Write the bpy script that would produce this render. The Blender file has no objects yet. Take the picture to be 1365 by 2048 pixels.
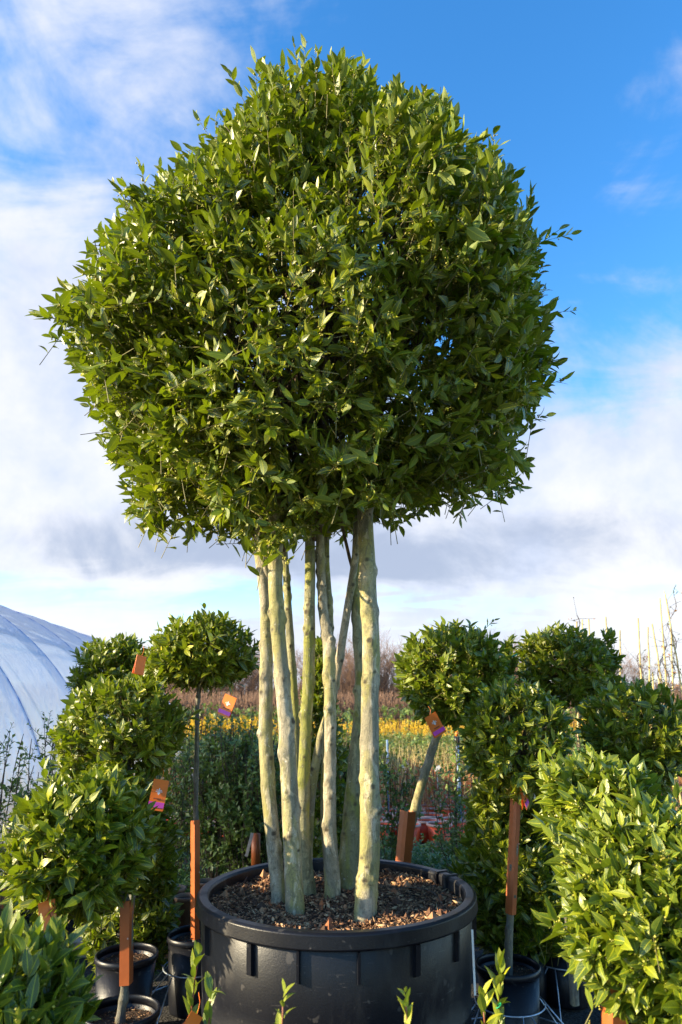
import bpy, math, random
import numpy as np
from mathutils import Vector, Matrix
R = math.radians
S = bpy.context.scene
COL = S.collection

# ------------------------------------------------------------------ camera
F_PX, PITCH, CAM_Z = 1350.0, R(15.5), 1.60      # focal length in photo pixels (photo is 1365 x 2048)
cam = bpy.data.cameras.new('camera')
cam_o = bpy.data.objects.new('camera', cam); COL.objects.link(cam_o)
cam_o.location = (0, 0, CAM_Z); cam_o.rotation_euler = (R(90) + PITCH, 0, 0)
cam.sensor_fit = 'HORIZONTAL'; cam.sensor_width = 24.0; cam.lens = 24.0 * F_PX / 1365
cam.clip_start = 0.05; cam.clip_end = 3000
cam.dof.use_dof = True; cam.dof.focus_distance = 3.3; cam.dof.aperture_fstop = 3.2
S.camera = cam_o
S.render.resolution_x, S.render.resolution_y = 682, 1024
CP, SP = math.cos(PITCH), math.sin(PITCH)

def ray(px, py):
    u = (px - 682.5) / F_PX; v = -(py - 1024) / F_PX
    return np.array([u, CP - v * SP, SP + v * CP])
def P(px, py, Y):
    d = ray(px, py); return np.array([0, 0, CAM_Z]) + d * (Y / d[1])
def T(px, py, Y):                    # metres per photo pixel there
    return Y / ray(px, py)[1] / F_PX
def project(p):
    x, y, z = p[:, 0], p[:, 1], p[:, 2] - CAM_Z
    fw = y * CP + z * SP; up = -y * SP + z * CP
    fw = np.maximum(fw, 0.05)
    return 682.5 + F_PX * x / fw, 1024 - F_PX * up / fw, fw

# ------------------------------------------------------------------ light
SUN_AZ, SUN_EL = R(-103), R(20)      # azimuth from +Y towards +X; the sun stands to the left and a little behind the camera
sun_dir = Vector((math.sin(SUN_AZ) * math.cos(SUN_EL), math.cos(SUN_AZ) * math.cos(SUN_EL), math.sin(SUN_EL)))
sl = bpy.data.lights.new('sun', 'SUN'); sl.energy = 5.0; sl.angle = R(0.53); sl.color = (1.0, 0.83, 0.54)
so = bpy.data.objects.new('sun', sl); COL.objects.link(so)
so.rotation_euler = sun_dir.to_track_quat('Z', 'Y').to_euler(); so.location = (-6, -4, 8)
S.view_settings.view_transform = 'Standard'; S.view_settings.look = 'None'
S.view_settings.gamma = 1; S.view_settings.use_curve_mapping = False
S.view_settings.exposure = 1.5
S.render.engine = 'CYCLES'
S.cycles.max_bounces = 8; S.cycles.transparent_max_bounces = 12

class N:                             # small node helper
    def __init__(s, tree): s.t = tree; s.n = tree.nodes; s.l = tree.links
    def add(s, kind, **kw):
        nd = s.n.new(kind)
        for k, v in kw.items():
            if k.startswith('i_'):
                key = k[2:].replace('_', ' ')
                s.set(nd.inputs[int(key) if key.isdigit() else key], v)
            else: setattr(nd, k, v)
        return nd
    def set(s, sock, v):
        if isinstance(v, bpy.types.NodeSocket): s.l.new(v, sock)
        else: sock.default_value = v
    def math(s, op, a, b=0.0, c=None, clamp=False):
        nd = s.n.new('ShaderNodeMath'); nd.operation = op; nd.use_clamp = clamp
        s.set(nd.inputs[0], a); s.set(nd.inputs[1], b)
        if c is not None: s.set(nd.inputs[2], c)
        return nd.outputs[0]
    def vmath(s, op, a, b=None):
        nd = s.n.new('ShaderNodeVectorMath'); nd.operation = op
        s.set(nd.inputs[0], a)
        if b is not None: s.set(nd.inputs[1], b)
        return nd
    def mix(s, f, a, b, blend='MIX'):
        nd = s.n.new('ShaderNodeMix'); nd.data_type = 'RGBA'; nd.blend_type = blend
        s.set(nd.inputs[0], f); s.set(nd.inputs[6], a); s.set(nd.inputs[7], b)
        return nd.outputs[2]
    def ramp(s, f, stops):
        nd = s.n.new('ShaderNodeValToRGB'); e = nd.color_ramp.elements
        while len(e) < len(stops): e.new(0.5)
        for k, (p, c) in enumerate(stops):
            e[k].position = p; e[k].color = c if len(c) == 4 else (*c, 1)
        s.set(nd.inputs[0], f); return nd.outputs[0]
    def mr(s, v, a, b, c=0.0, d=1.0, smooth=True):
        nd = s.n.new('ShaderNodeMapRange'); nd.interpolation_type = 'SMOOTHSTEP' if smooth else 'LINEAR'
        s.set(nd.inputs[0], v)
        for k, x in zip((1, 2, 3, 4), (a, b, c, d)): nd.inputs[k].default_value = x
        return nd.outputs[0]
    def noise(s, vec, scale, detail=4, rough=0.55, dist=0.0):
        nd = s.n.new('ShaderNodeTexNoise')
        if vec is not None: s.l.new(vec, nd.inputs['Vector'])
        nd.inputs['Scale'].default_value = scale; nd.inputs['Detail'].default_value = detail
        nd.inputs['Roughness'].default_value = rough; nd.inputs['Distortion'].default_value = dist
        return nd.outputs['Fac']
    def bump(s, h, strength=0.3, dist=0.01, normal=None):
        nd = s.n.new('ShaderNodeBump'); s.l.new(h, nd.inputs['Height'])
        nd.inputs['Strength'].default_value = strength; nd.inputs['Distance'].default_value = dist
        if normal is not None: s.l.new(normal, nd.inputs['Normal'])
        return nd.outputs[0]

def C4(c): return (*c, 1.0)

def build_world():
    w = bpy.data.worlds.new('World'); S.world = w; w.use_nodes = True
    w.node_tree.nodes.clear(); n = N(w.node_tree)
    out = n.add('ShaderNodeOutputWorld')
    sky = n.add('ShaderNodeTexSky'); sky.sky_type = 'NISHITA'; sky.sun_disc = False
    sky.sun_elevation = SUN_EL; sky.sun_rotation = SUN_AZ
    sky.air_density = 1.0; sky.dust_density = 0.3; sky.ozone_density = 2.5
    hs = n.add('ShaderNodeHueSaturation'); hs.inputs['Saturation'].default_value = 1.30
    hs.inputs['Hue'].default_value = 0.502
    n.l.new(sky.outputs[0], hs.inputs['Color'])
    tc = n.add('ShaderNodeTexCoord').outputs['Generated']
    d = n.vmath('NORMALIZE', tc).outputs[0]
    sep = n.add('ShaderNodeSeparateXYZ'); n.l.new(d, sep.inputs[0])
    z = sep.outputs[2]
    # a cloud deck seen in perspective: direction divided by height
    zz = n.math('ADD', n.math('MAXIMUM', z, 0.0), 0.16)
    inv = n.math('DIVIDE', 1.0, zz)
    sc = n.add('ShaderNodeVectorMath'); sc.operation = 'SCALE'
    n.l.new(d, sc.inputs[0]); n.l.new(inv, sc.inputs['Scale'])
    cv = sc.outputs[0]
    big = n.noise(cv, 0.9, 3, 0.5, 0.3)
    mp = n.add('ShaderNodeMapping'); n.l.new(cv, mp.inputs[0])
    mp.inputs['Rotation'].default_value = (0, 0, R(35)); mp.inputs['Scale'].default_value = (1.0, 1.7, 1.0)
    mid = n.noise(mp.outputs[0], 2.3, 8, 0.58, 0.6)
    fine = n.noise(d, 5.0, 9, 0.6, 0.4)
    def blob(px, py, rh, rv, amp):   # cloud bank: centre as a direction, half sizes in degrees
        r_ = ray(px, py); r_ = r_ / np.linalg.norm(r_)
        s1 = n.vmath('SUBTRACT', d, tuple(r_)).outputs[0]
        s2 = n.vmath('MULTIPLY', s1, (1 / math.sin(R(rh)), 1 / math.sin(R(rh)), 1 / math.sin(R(rv)))).outputs[0]
        ln = n.vmath('LENGTH', s2).outputs['Value']
        return n.mr(ln, 0.0, 1.6, amp, 0.0)
    banks = [(-40, 800, 24, 13, 0.62), (180, 320, 15, 14, 0.16), (120, 100, 18, 12, 0.06), (60, 1060, 40, 7, 0.40), (700, 1080, 40, 6.0, 0.55),
             (1120, 1060, 22, 7, 0.5), (1330, 600, 15, 14, 0.34), (1280, 420, 8, 6, 0.2), (1300, 1000, 16, 8, 0.35), (1150, 260, 26, 15, -0.62),
             (620, 40, 14, 7, 0.14), (1340, 150, 9, 6, 0.42), (200, 1185, 20, 2.4, -0.55), (1000, 1190, 20, 2.2, -0.42), (700, 1350, 60, 6.5, 0.62),
             (430, 60, 13, 9, 0.14), (300, 140, 8, 10, 0.12)]
    tot = None
    for b in banks:
        v = blob(*b); tot = v if tot is None else n.math('ADD', tot, v)
    cover = n.math('ADD', n.math('MULTIPLY', n.math('SUBTRACT', mid, 0.5), 1.15), n.math('MULTIPLY', n.math('SUBTRACT', big, 0.5), 0.5))
    cover = n.math('ADD', cover, n.math('MULTIPLY', n.math('SUBTRACT', fine, 0.5), 1.0))
    cover = n.math('ADD', cover, tot)
    mask = n.mr(cover, -0.02, 0.55, 0.0, 0.97)
    # cloud tone: creamy where thin and sunlit, lavender grey in the thick undersides
    thick = n.mr(cover, 0.35, 0.95)
    under = n.math('ADD', blob(700, 1110, 60, 4.0, 0.6), n.math('MULTIPLY', n.math('SUBTRACT', fine, 0.5), 2.6))
    under = n.math('ADD', under, blob(60, 1100, 30, 5, 0.2))
    under = n.math('MULTIPLY', n.mr(under, 0.05, 0.9), thick)
    c1 = n.mix(n.mr(n.noise(d, 3.2, 6, 0.6), 0.35, 0.65), C4((0.54, 0.62, 0.82)), C4((0.84, 0.84, 0.87)))
    c2 = n.mix(under, c1, C4((0.40, 0.46, 0.60)))
    hz = n.mr(z, 0.0, 0.17, 1.0, 0.0)
    c3 = n.mix(n.math('MULTIPLY', hz, 0.75), c2, C4((0.78, 0.80, 0.88)))
    bs = n.add('ShaderNodeBackground', i_Strength=0.15); n.l.new(hs.outputs[0], bs.inputs[0])
    bc = n.add('ShaderNodeBackground', i_Strength=0.44); n.l.new(c3, bc.inputs[0])
    ms = n.add('ShaderNodeMixShader'); n.l.new(mask, ms.inputs[0])
    n.l.new(bs.outputs[0], ms.inputs[1]); n.l.new(bc.outputs[0], ms.inputs[2])
    n.l.new(ms.outputs[0], out.inputs[0])
build_world()

# ------------------------------------------------------------------ scene helpers
rng = np.random.default_rng(7); random.seed(7)
def link(o, parent=None):
    COL.objects.link(o)
    if parent is not None: o.parent = parent
    return o
def tag(o, label=None, cat=None, group=None, kind=None):
    if label: o['label'] = label
    if cat: o['category'] = cat
    if group: o['group'] = group
    if kind: o['kind'] = kind
    return o
def thing(name, loc, label, cat, group=None):
    o = bpy.data.objects.new(name, None); o.empty_display_size = 0.1
    o.location = tuple(loc); link(o); tag(o, label, cat, group); return o
def rnd(a, b): return random.uniform(a, b)

class MB:                            # collects geometry in world space, builds one mesh object
    def __init__(s): s.v = []; s.f = []; s.n = 0; s.at = []
    def add(s, v, f, at=0.0):
        v = np.asarray(v, float).reshape(-1, 3)
        s.v.append(v); s.f += [tuple(int(i) + s.n for i in q) for q in f]; s.n += len(v)
        a = np.asarray(at, float)
        s.at.append(np.full(len(v), float(a)) if a.ndim == 0 else a)
        return s
    def box(s, c, size, rot=None, at=0.0):
        x, y, z = [q / 2 for q in size]
        v = np.array([(i * x, j * y, k * z) for i in (-1, 1) for j in (-1, 1) for k in (-1, 1)])
        if rot is not None: v = v @ np.array(rot.to_3x3() if hasattr(rot, 'to_3x3') else rot).T
        return s.add(v + np.asarray(c), [(0, 1, 3, 2), (4, 6, 7, 5), (0, 4, 5, 1), (2, 3, 7, 6), (0, 2, 6, 4), (1, 5, 7, 3)], at)
    def tube(s, pts, rad, seg=6, cap=True, at=0.0):
        pts = np.asarray(pts, float); n = len(pts)
        rad = np.full(n, rad) if np.isscalar(rad) else np.asarray(rad, float)
        tan = np.gradient(pts, axis=0); tan /= np.linalg.norm(tan, axis=1)[:, None] + 1e-9
        up = np.array([0, 1.0, 0]) if abs(tan[0][1]) < 0.9 else np.array([1.0, 0, 0])
        V = []; a = np.arange(seg) * 2 * math.pi / seg
        for i in range(n):
            e1 = np.cross(tan[i], up); e1 /= np.linalg.norm(e1) + 1e-9; e2 = np.cross(tan[i], e1); up = np.cross(e1, tan[i])
            V.append(pts[i] + rad[i] * (np.cos(a)[:, None] * e1 + np.sin(a)[:, None] * e2))
        f = [(i * seg + j, i * seg + (j + 1) % seg, (i + 1) * seg + (j + 1) % seg, (i + 1) * seg + j) for i in range(n - 1) for j in range(seg)]
        if cap: f += [tuple(range(seg))[::-1], tuple((n - 1) * seg + j for j in range(seg))]
        return s.add(np.concatenate(V), f, at)
    def lathe(s, prof, c=(0, 0, 0), seg=48, closed=False, at=0.0):
        a = np.arange(seg) * 2 * math.pi / seg; V = []
        for r, z in prof: V.append(np.stack([r * np.cos(a), r * np.sin(a), np.full(seg, z)], 1))
        m = len(prof); f = [(i * seg + j, i * seg + (j + 1) % seg, ((i + 1) % m) * seg + (j + 1) % seg, ((i + 1) % m) * seg + j)
                            for i in range(m if closed else m - 1) for j in range(seg)]
        return s.add(np.concatenate(V) + np.asarray(c), f, at)
    def mesh(s, name, mat, smooth=False, origin=(0, 0, 0)):
        me = bpy.data.meshes.new(name)
        v = np.concatenate(s.v) - np.asarray(origin)
        me.from_pydata(v.tolist(), [], s.f)
        a = me.attributes.new('var', 'FLOAT', 'POINT'); a.data.foreach_set('value', np.concatenate(s.at).astype(np.float32))
        if smooth: me.polygons.foreach_set('use_smooth', [True] * len(me.polygons))
        me.materials.append(mat); return me
    def build(s, name, mat, parent=None, smooth=False):
        org = np.array(parent_world(parent)) if parent is not None else np.zeros(3)
        o = bpy.data.objects.new(name, s.mesh(name, mat, smooth, org)); link(o, parent); return o
def parent_world(o):
    p = Vector((0, 0, 0))
    while o is not None: p += o.location; o = o.parent
    return p

def tri_mesh(name, V, Fc, mat, var=None, uv=None, smooth=True):      # fast path, all triangles
    me = bpy.data.meshes.new(name)
    nv, nf = len(V), len(Fc)
    me.vertices.add(nv); me.vertices.foreach_set('co', np.ascontiguousarray(V, np.float32).ravel())
    me.loops.add(nf * 3); me.loops.foreach_set('vertex_index', np.ascontiguousarray(Fc, np.int32).ravel())
    me.polygons.add(nf); me.polygons.foreach_set('loop_start', np.arange(0, nf * 3, 3, dtype=np.int32))
    me.polygons.foreach_set('loop_total', np.full(nf, 3, np.int32))
    if smooth: me.polygons.foreach_set('use_smooth', np.ones(nf, bool))
    if var is not None:
        a = me.attributes.new('var', 'FLOAT', 'POINT'); a.data.foreach_set('value', np.asarray(var, np.float32))
    if uv is not None:
        a = me.attributes.new('leafuv', 'FLOAT2', 'POINT'); a.data.foreach_set('vector', np.ascontiguousarray(uv, np.float32).ravel())
    me.update(calc_edges=True); me.materials.append(mat); return me

# ------------------------------------------------------------------ materials
def new_mat(name):
    m = bpy.data.materials.new(name); m.use_nodes = True; m.node_tree.nodes.clear()
    n = N(m.node_tree); out = n.add('ShaderNodeOutputMaterial'); return m, n, out
def principled(n, out, color, rough=0.6, **kw):
    b = n.add('ShaderNodeBsdfPrincipled'); n.set(b.inputs['Base Color'], color); n.set(b.inputs['Roughness'], rough)
    for k, v in kw.items(): n.set(b.inputs[k.replace('_', ' ')], v)
    if out is not None: n.l.new(b.outputs[0], out.inputs[0])
    return b
def simple(name, c, rough=0.6, vary=0.25, scale=20, bump=0.15, bdist=0.004, **kw):
    m, n, out = new_mat(name)
    tc = n.add('ShaderNodeTexCoord').outputs['Object']
    f = n.noise(tc, scale, 6, 0.6)
    col = n.mix(n.mr(f, 0.3, 0.7), C4([x * (1 - vary) for x in c]), C4([min(1, x * (1 + vary)) for x in c]))
    b = principled(n, out, col, rough, **kw)
    if bump: n.l.new(n.bump(n.noise(tc, scale * 4, 5, 0.6), bump, bdist), b.inputs['Normal'])
    return m

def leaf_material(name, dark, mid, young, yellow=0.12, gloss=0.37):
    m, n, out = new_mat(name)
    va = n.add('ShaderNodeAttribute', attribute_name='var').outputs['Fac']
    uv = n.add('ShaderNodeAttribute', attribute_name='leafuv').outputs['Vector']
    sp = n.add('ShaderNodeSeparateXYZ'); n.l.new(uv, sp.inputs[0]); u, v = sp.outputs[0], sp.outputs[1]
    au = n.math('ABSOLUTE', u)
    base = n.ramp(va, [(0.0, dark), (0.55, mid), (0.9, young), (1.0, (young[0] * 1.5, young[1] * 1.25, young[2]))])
    tc = n.add('ShaderNodeTexCoord').outputs['Object']
    mott = n.noise(tc, 60, 3, 0.6)
    base = n.mix(n.math('MULTIPLY', n.mr(mott, 0.35, 0.7), 0.35), base, C4((dark[0] * 1.2, dark[1] * 1.1, dark[2])))
    mid_l = n.mr(au, 0.0, 0.16, 1.0, 0.0)
    edge = n.mr(au, 0.82, 1.0, 0.0, 0.45)
    # side veins
    vv = n.math('SINE', n.math('MULTIPLY', n.math('SUBTRACT', n.math('MULTIPLY', v, 9.0), n.math('MULTIPLY', au, 2.2)), 6.283))
    vein = n.mr(vv, 0.8, 1.0, 0.0, 0.25)
    vmask = n.math('MAXIMUM', n.math('MAXIMUM', n.math('MULTIPLY', mid_l, 0.75), edge), vein)
    col = n.mix(vmask, base, C4((young[0] * 1.5, young[1] * 1.4, young[2] * 1.3)))
    back = n.add('ShaderNodeNewGeometry').outputs['Backfacing']
    col = n.mix(n.math('MULTIPLY', back, 0.55), col, C4((mid[0] * 1.9, mid[1] * 1.7, mid[2] * 2.2)))
    b = principled(n, None, col, n.math('ADD', gloss, n.math('MULTIPLY', back, 0.25)))
    b.inputs['Specular IOR Level'].default_value = 0.6
    h = n.math('ADD', n.math('MULTIPLY', vmask, -0.6), n.math('MULTIPLY', mott, 0.8))
    n.l.new(n.bump(h, 0.35, 0.004), b.inputs['Normal'])
    tr = n.add('ShaderNodeBsdfTranslucent'); n.l.new(n.mix(0.75, col, C4((yellow * 1.6, yellow * 2.2, 0.006))), tr.inputs[0])
    ms = n.add('ShaderNodeMixShader', i_0=0.17); n.l.new(b.outputs[0], ms.inputs[1]); n.l.new(tr.outputs[0], ms.inputs[2])
    n.l.new(ms.outputs[0], out.inputs[0]); return m

M = {}
M['bay'] = leaf_material('bay_leaf', (0.010, 0.030, 0.006), (0.070, 0.112, 0.006), (0.40, 0.40, 0.012), 0.24)
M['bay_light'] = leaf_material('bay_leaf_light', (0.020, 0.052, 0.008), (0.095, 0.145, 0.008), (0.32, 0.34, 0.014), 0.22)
M['privet'] = leaf_material('privet_leaf', (0.06, 0.11, 0.025), (0.11, 0.18, 0.035), (0.22, 0.28, 0.05), 0.14, 0.45)
M['cover'] = leaf_material('cover_leaf', (0.030, 0.090, 0.030), (0.060, 0.150, 0.045), (0.16, 0.26, 0.04), 0.12, 0.45)
M['dry'] = leaf_material('dry_leaf', (0.11, 0.045, 0.018), (0.22, 0.11, 0.045), (0.36, 0.24, 0.10), 0.22, 0.7)
M['yellow'] = leaf_material('yellow_leaf', (0.20, 0.13, 0.012), (0.50, 0.30, 0.010), (0.66, 0.43, 0.02), 0.30, 0.7)
M['olive'] = leaf_material('olive_leaf', (0.06, 0.08, 0.02), (0.13, 0.14, 0.035), (0.28, 0.24, 0.06), 0.15, 0.6)
M['bud'] = simple('bud', (0.34, 0.32, 0.05), 0.5, 0.3, 60, 0)
M['twig'] = simple('twig', (0.16, 0.14, 0.04), 0.6, 0.3, 40, 0.2)
M['twig_dark'] = simple('twig_dark', (0.07, 0.05, 0.035), 0.8, 0.3, 40, 0.2)
M['twig_bare'] = simple('twig_bare', (0.22, 0.13, 0.085), 0.9, 0.35, 3, 0)
M['shoot_red'] = simple('shoot_red', (0.22, 0.07, 0.03), 0.5, 0.3, 60, 0)
M['cane'] = simple('cane', (0.48, 0.36, 0.14), 0.6, 0.3, 12, 0.1)
M['wire'] = simple('wire', (0.45, 0.50, 0.58), 0.35, 0.15, 30, 0, Metallic=0.7)
M['guard'] = simple('guard', (0.38, 0.095, 0.022), 0.45, 0.12, 9, 0.15, 0.002)
M['orange'] = simple('tag_orange', (0.80, 0.17, 0.012), 0.4, 0.06, 30, 0)
M['magenta'] = simple('tag_magenta', (0.62, 0.07, 0.45), 0.4, 0.05, 30, 0)
M['white'] = simple('white_plastic', (0.75, 0.74, 0.70), 0.45, 0.05, 30, 0)
M['ink'] = simple('ink', (0.10, 0.03, 0.02), 0.6, 0.05, 30, 0)
M['green_tie'] = simple('green_tie', (0.01, 0.30, 0.12), 0.4, 0.1, 30, 0)
M['terracotta'] = simple('terracotta_plastic', (0.78, 0.075, 0.010), 0.5, 0.2, 14, 0.1)
M['clay'] = simple('clay', (0.42, 0.16, 0.08), 0.75, 0.2, 14, 0.2)
M['tan_pot'] = simple('tan_pot', (0.20, 0.12, 0.075), 0.7, 0.2, 14, 0.2)
M['pale_rim'] = simple('pale_rim', (0.46, 0.30, 0.26), 0.6, 0.2, 14, 0.1)
M['hoop'] = simple('hoop_steel', (0.015, 0.09, 0.36), 0.5, 0.15, 6, 0, Metallic=0.1)
M['pipe'] = simple('pipe', (0.16, 0.24, 0.36), 0.5, 0.2, 10, 0.1)
M['grey_wood'] = simple('grey_wood', (0.40, 0.36, 0.33), 0.8, 0.2, 10, 0.2)
M['concrete'] = simple('concrete', (0.34, 0.29, 0.23), 0.85, 0.2, 9, 0.4)

def chip_mat():
    m, n, out = new_mat('bark_chip')
    va = n.add('ShaderNodeAttribute', attribute_name='var').outputs['Fac']
    col = n.ramp(va, [(0.0, (0.030, 0.015, 0.008)), (0.40, (0.14, 0.062, 0.028)), (0.65, (0.34, 0.18, 0.085)), (0.88, (0.55, 0.38, 0.21)), (1.0, (0.30, 0.10, 0.035))])
    principled(n, out, col, 0.85); return m
M['chip'] = chip_mat()
def soil_mat(name, a, b_, scale=60):
    m, n, out = new_mat(name)
    tc = n.add('ShaderNodeTexCoord').outputs['Object']
    f = n.noise(tc, scale, 8, 0.7); g = n.noise(tc, scale * 0.12, 4, 0.6)
    col = n.mix(n.mr(f, 0.35, 0.7), C4(a), C4(b_)); col = n.mix(n.mr(g, 0.35, 0.75), col, C4([x * 1.6 for x in b_]))
    bb = principled(n, out, col, 0.95); n.l.new(n.bump(f, 0.9, 0.02), bb.inputs['Normal']); return m
M['soil'] = soil_mat('potting_soil', (0.014, 0.009, 0.006), (0.055, 0.032, 0.018))
def pot_mat():
    m, n, out = new_mat('black_pot_plastic')
    tc = n.add('ShaderNodeTexCoord').outputs['Object']
    mp = n.add('ShaderNodeMapping'); n.l.new(tc, mp.inputs[0]); mp.inputs['Scale'].default_value = (1, 1, 0.35)
    big = n.noise(mp.outputs[0], 3.2, 6, 0.65, 0.5)
    dust = n.mr(big, 0.52, 0.70)
    fine = n.noise(tc, 150, 4, 0.7)
    speck = n.mr(n.noise(tc, 26, 2, 0.4), 0.67, 0.72)
    mp2 = n.add('ShaderNodeMapping'); n.l.new(tc, mp2.inputs[0]); mp2.inputs['Scale'].default_value = (3, 3, 40); mp2.inputs['Rotation'].default_value = (0.2, 0.1, 0)
    scr = n.mr(n.noise(mp2.outputs[0], 2.0, 3, 0.8, 1.5), 0.66, 0.72)
    col = n.mix(dust, C4((0.0040, 0.0048, 0.0085)), C4((0.034, 0.031, 0.028)))
    col = n.mix(n.math('MULTIPLY', n.mr(fine, 0.4, 0.7), 0.45), col, C4((0.009, 0.010, 0.015)))
    col = n.mix(n.math('MULTIPLY', speck, 0.25), col, C4((0.13, 0.12, 0.11)))
    col = n.mix(n.math('MULTIPLY', scr, 0.5), col, C4((0.14, 0.13, 0.12)))
    b = principled(n, out, col, n.math('ADD', 0.38, n.math('MULTIPLY', dust, 0.3)))
    b.inputs['Specular IOR Level'].default_value = 0.35
    n.l.new(n.bump(n.math('ADD', n.math('MULTIPLY', fine, 0.4), n.math('MULTIPLY', big, 1.2)), 0.35, 0.006), b.inputs['Normal'])
    return m
M['pot'] = pot_mat()
def bark_mat(name, a, b_, green, gamt=0.5):
    m, n, out = new_mat(name)
    tc = n.add('ShaderNodeTexCoord').outputs['Object']
    va = n.add('ShaderNodeAttribute', attribute_name='var').outputs['Fac']
    mp = n.add('ShaderNodeMapping'); n.l.new(tc, mp.inputs[0]); mp.inputs['Scale'].default_value = (1, 1, 0.45)
    blot = n.noise(mp.outputs[0], 9, 7, 0.65, 0.4); gr = n.noise(mp.outputs[0], 4.5, 5, 0.6, 0.6)
    grain = n.noise(tc, 120, 6, 0.8)
    col = n.mix(n.mr(blot, 0.42, 0.60), C4(a), C4(b_))
    sx = n.add('ShaderNodeSeparateXYZ'); n.l.new(tc, sx.inputs[0])
    gm = n.math('MULTIPLY', n.mr(gr, 0.45, 0.56), gamt)
    col = n.mix(gm, col, C4(green))
    pl = n.noise(mp.outputs[0], 15, 5, 0.6, 0.9); col = n.mix(n.math('MULTIPLY', n.mr(pl, 0.56, 0.61), 0.55), col, C4([min(1, x * 1.5) for x in b_]))
    mp4 = n.add('ShaderNodeMapping'); n.l.new(tc, mp4.inputs[0]); mp4.inputs['Scale'].default_value = (1, 1, 0.12)
    st = n.noise(mp4.outputs[0], 38, 5, 0.65, 0.3); col = n.mix(n.math('MULTIPLY', n.mr(st, 0.52, 0.64), 0.4), col, C4([x * 0.45 for x in a]))
    col = n.mix(n.math('MULTIPLY', n.mr(grain, 0.50, 0.66), 0.6), col, C4([x * 0.38 for x in a]))
    fl = n.noise(mp.outputs[0], 34, 6, 0.7, 0.8); col = n.mix(n.math('MULTIPLY', n.mr(fl, 0.50, 0.62), 0.6), col, C4([x * 0.50 for x in a]))
    lichen = n.mr(n.noise(tc, 75, 3, 0.5), 0.68, 0.73)
    col = n.mix(n.math('MULTIPLY', lichen, 0.5), col, C4((0.62, 0.62, 0.58)))
    mp3 = n.add('ShaderNodeMapping'); n.l.new(tc, mp3.inputs[0]); mp3.inputs['Scale'].default_value = (6, 6, 45)
    lent = n.mr(n.noise(mp3.outputs[0], 1.6, 3, 0.6, 0.6), 0.66, 0.72)
    col = n.mix(n.math('MULTIPLY', lent, 0.35), col, C4((0.14, 0.11, 0.06)))
    col = n.mix(n.mr(va, 0.15, 0.75), col, C4((0.055, 0.042, 0.022)))
    b = principled(n, out, col, 0.78)
    hh = n.math('ADD', n.math('MULTIPLY', grain, 0.5), n.math('ADD', blot, n.math('MULTIPLY', lent, -0.5)))
    n.l.new(n.bump(n.math('ADD', hh, fl), 0.8, 0.008), b.inputs['Normal']); return m
M['bark'] = bark_mat('bay_bark', (0.22, 0.195, 0.125), (0.40, 0.345, 0.24), (0.29, 0.265, 0.035), 0.55)
M['bark_green'] = bark_mat('bay_bark_green', (0.20, 0.19, 0.10), (0.29, 0.27, 0.15), (0.22, 0.225, 0.025), 0.85)
M['bark_small'] = bark_mat('young_bark', (0.13, 0.12, 0.095), (0.21, 0.19, 0.14), (0.15, 0.15, 0.06), 0.3)
M['limb'] = bark_mat('limb_bark', (0.10, 0.065, 0.04), (0.17, 0.11, 0.065), (0.12, 0.12, 0.04), 0.3)

def ground_mat():
    m, n, out = new_mat('nursery_ground')
    tc = n.add('ShaderNodeTexCoord').outputs['Object']
    sp = n.add('ShaderNodeSeparateXYZ'); n.l.new(tc, sp.inputs[0]); y = sp.outputs[1]
    g = n.noise(tc, 45, 8, 0.75); b1 = n.noise(tc, 1.1, 5, 0.6)
    vor = n.add('ShaderNodeTexVoronoi'); n.l.new(tc, vor.inputs['Vector']); vor.inputs['Scale'].default_value = 75
    gravel = n.mix(n.mr(g, 0.35, 0.7), C4((0.010, 0.010, 0.011)), C4((0.055, 0.050, 0.046)))
    far = n.mix(n.mr(b1, 0.35, 0.65), C4((0.16, 0.095, 0.045)), C4((0.10, 0.11, 0.035)))
    yy = n.math('ADD', y, n.math('MULTIPLY', b1, 1.2))
    col = n.mix(n.mr(yy, 6.0, 8.0), gravel, C4((0.11, 0.075, 0.055))); col = n.mix(n.mr(yy, 11.0, 14.0), col, far)
    b = principled(n, out, col, 0.92)
    n.l.new(n.bump(n.math('ADD', vor.outputs['Distance'], g), 0.8, 0.012), b.inputs['Normal']); return m
M['ground'] = ground_mat()
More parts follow.
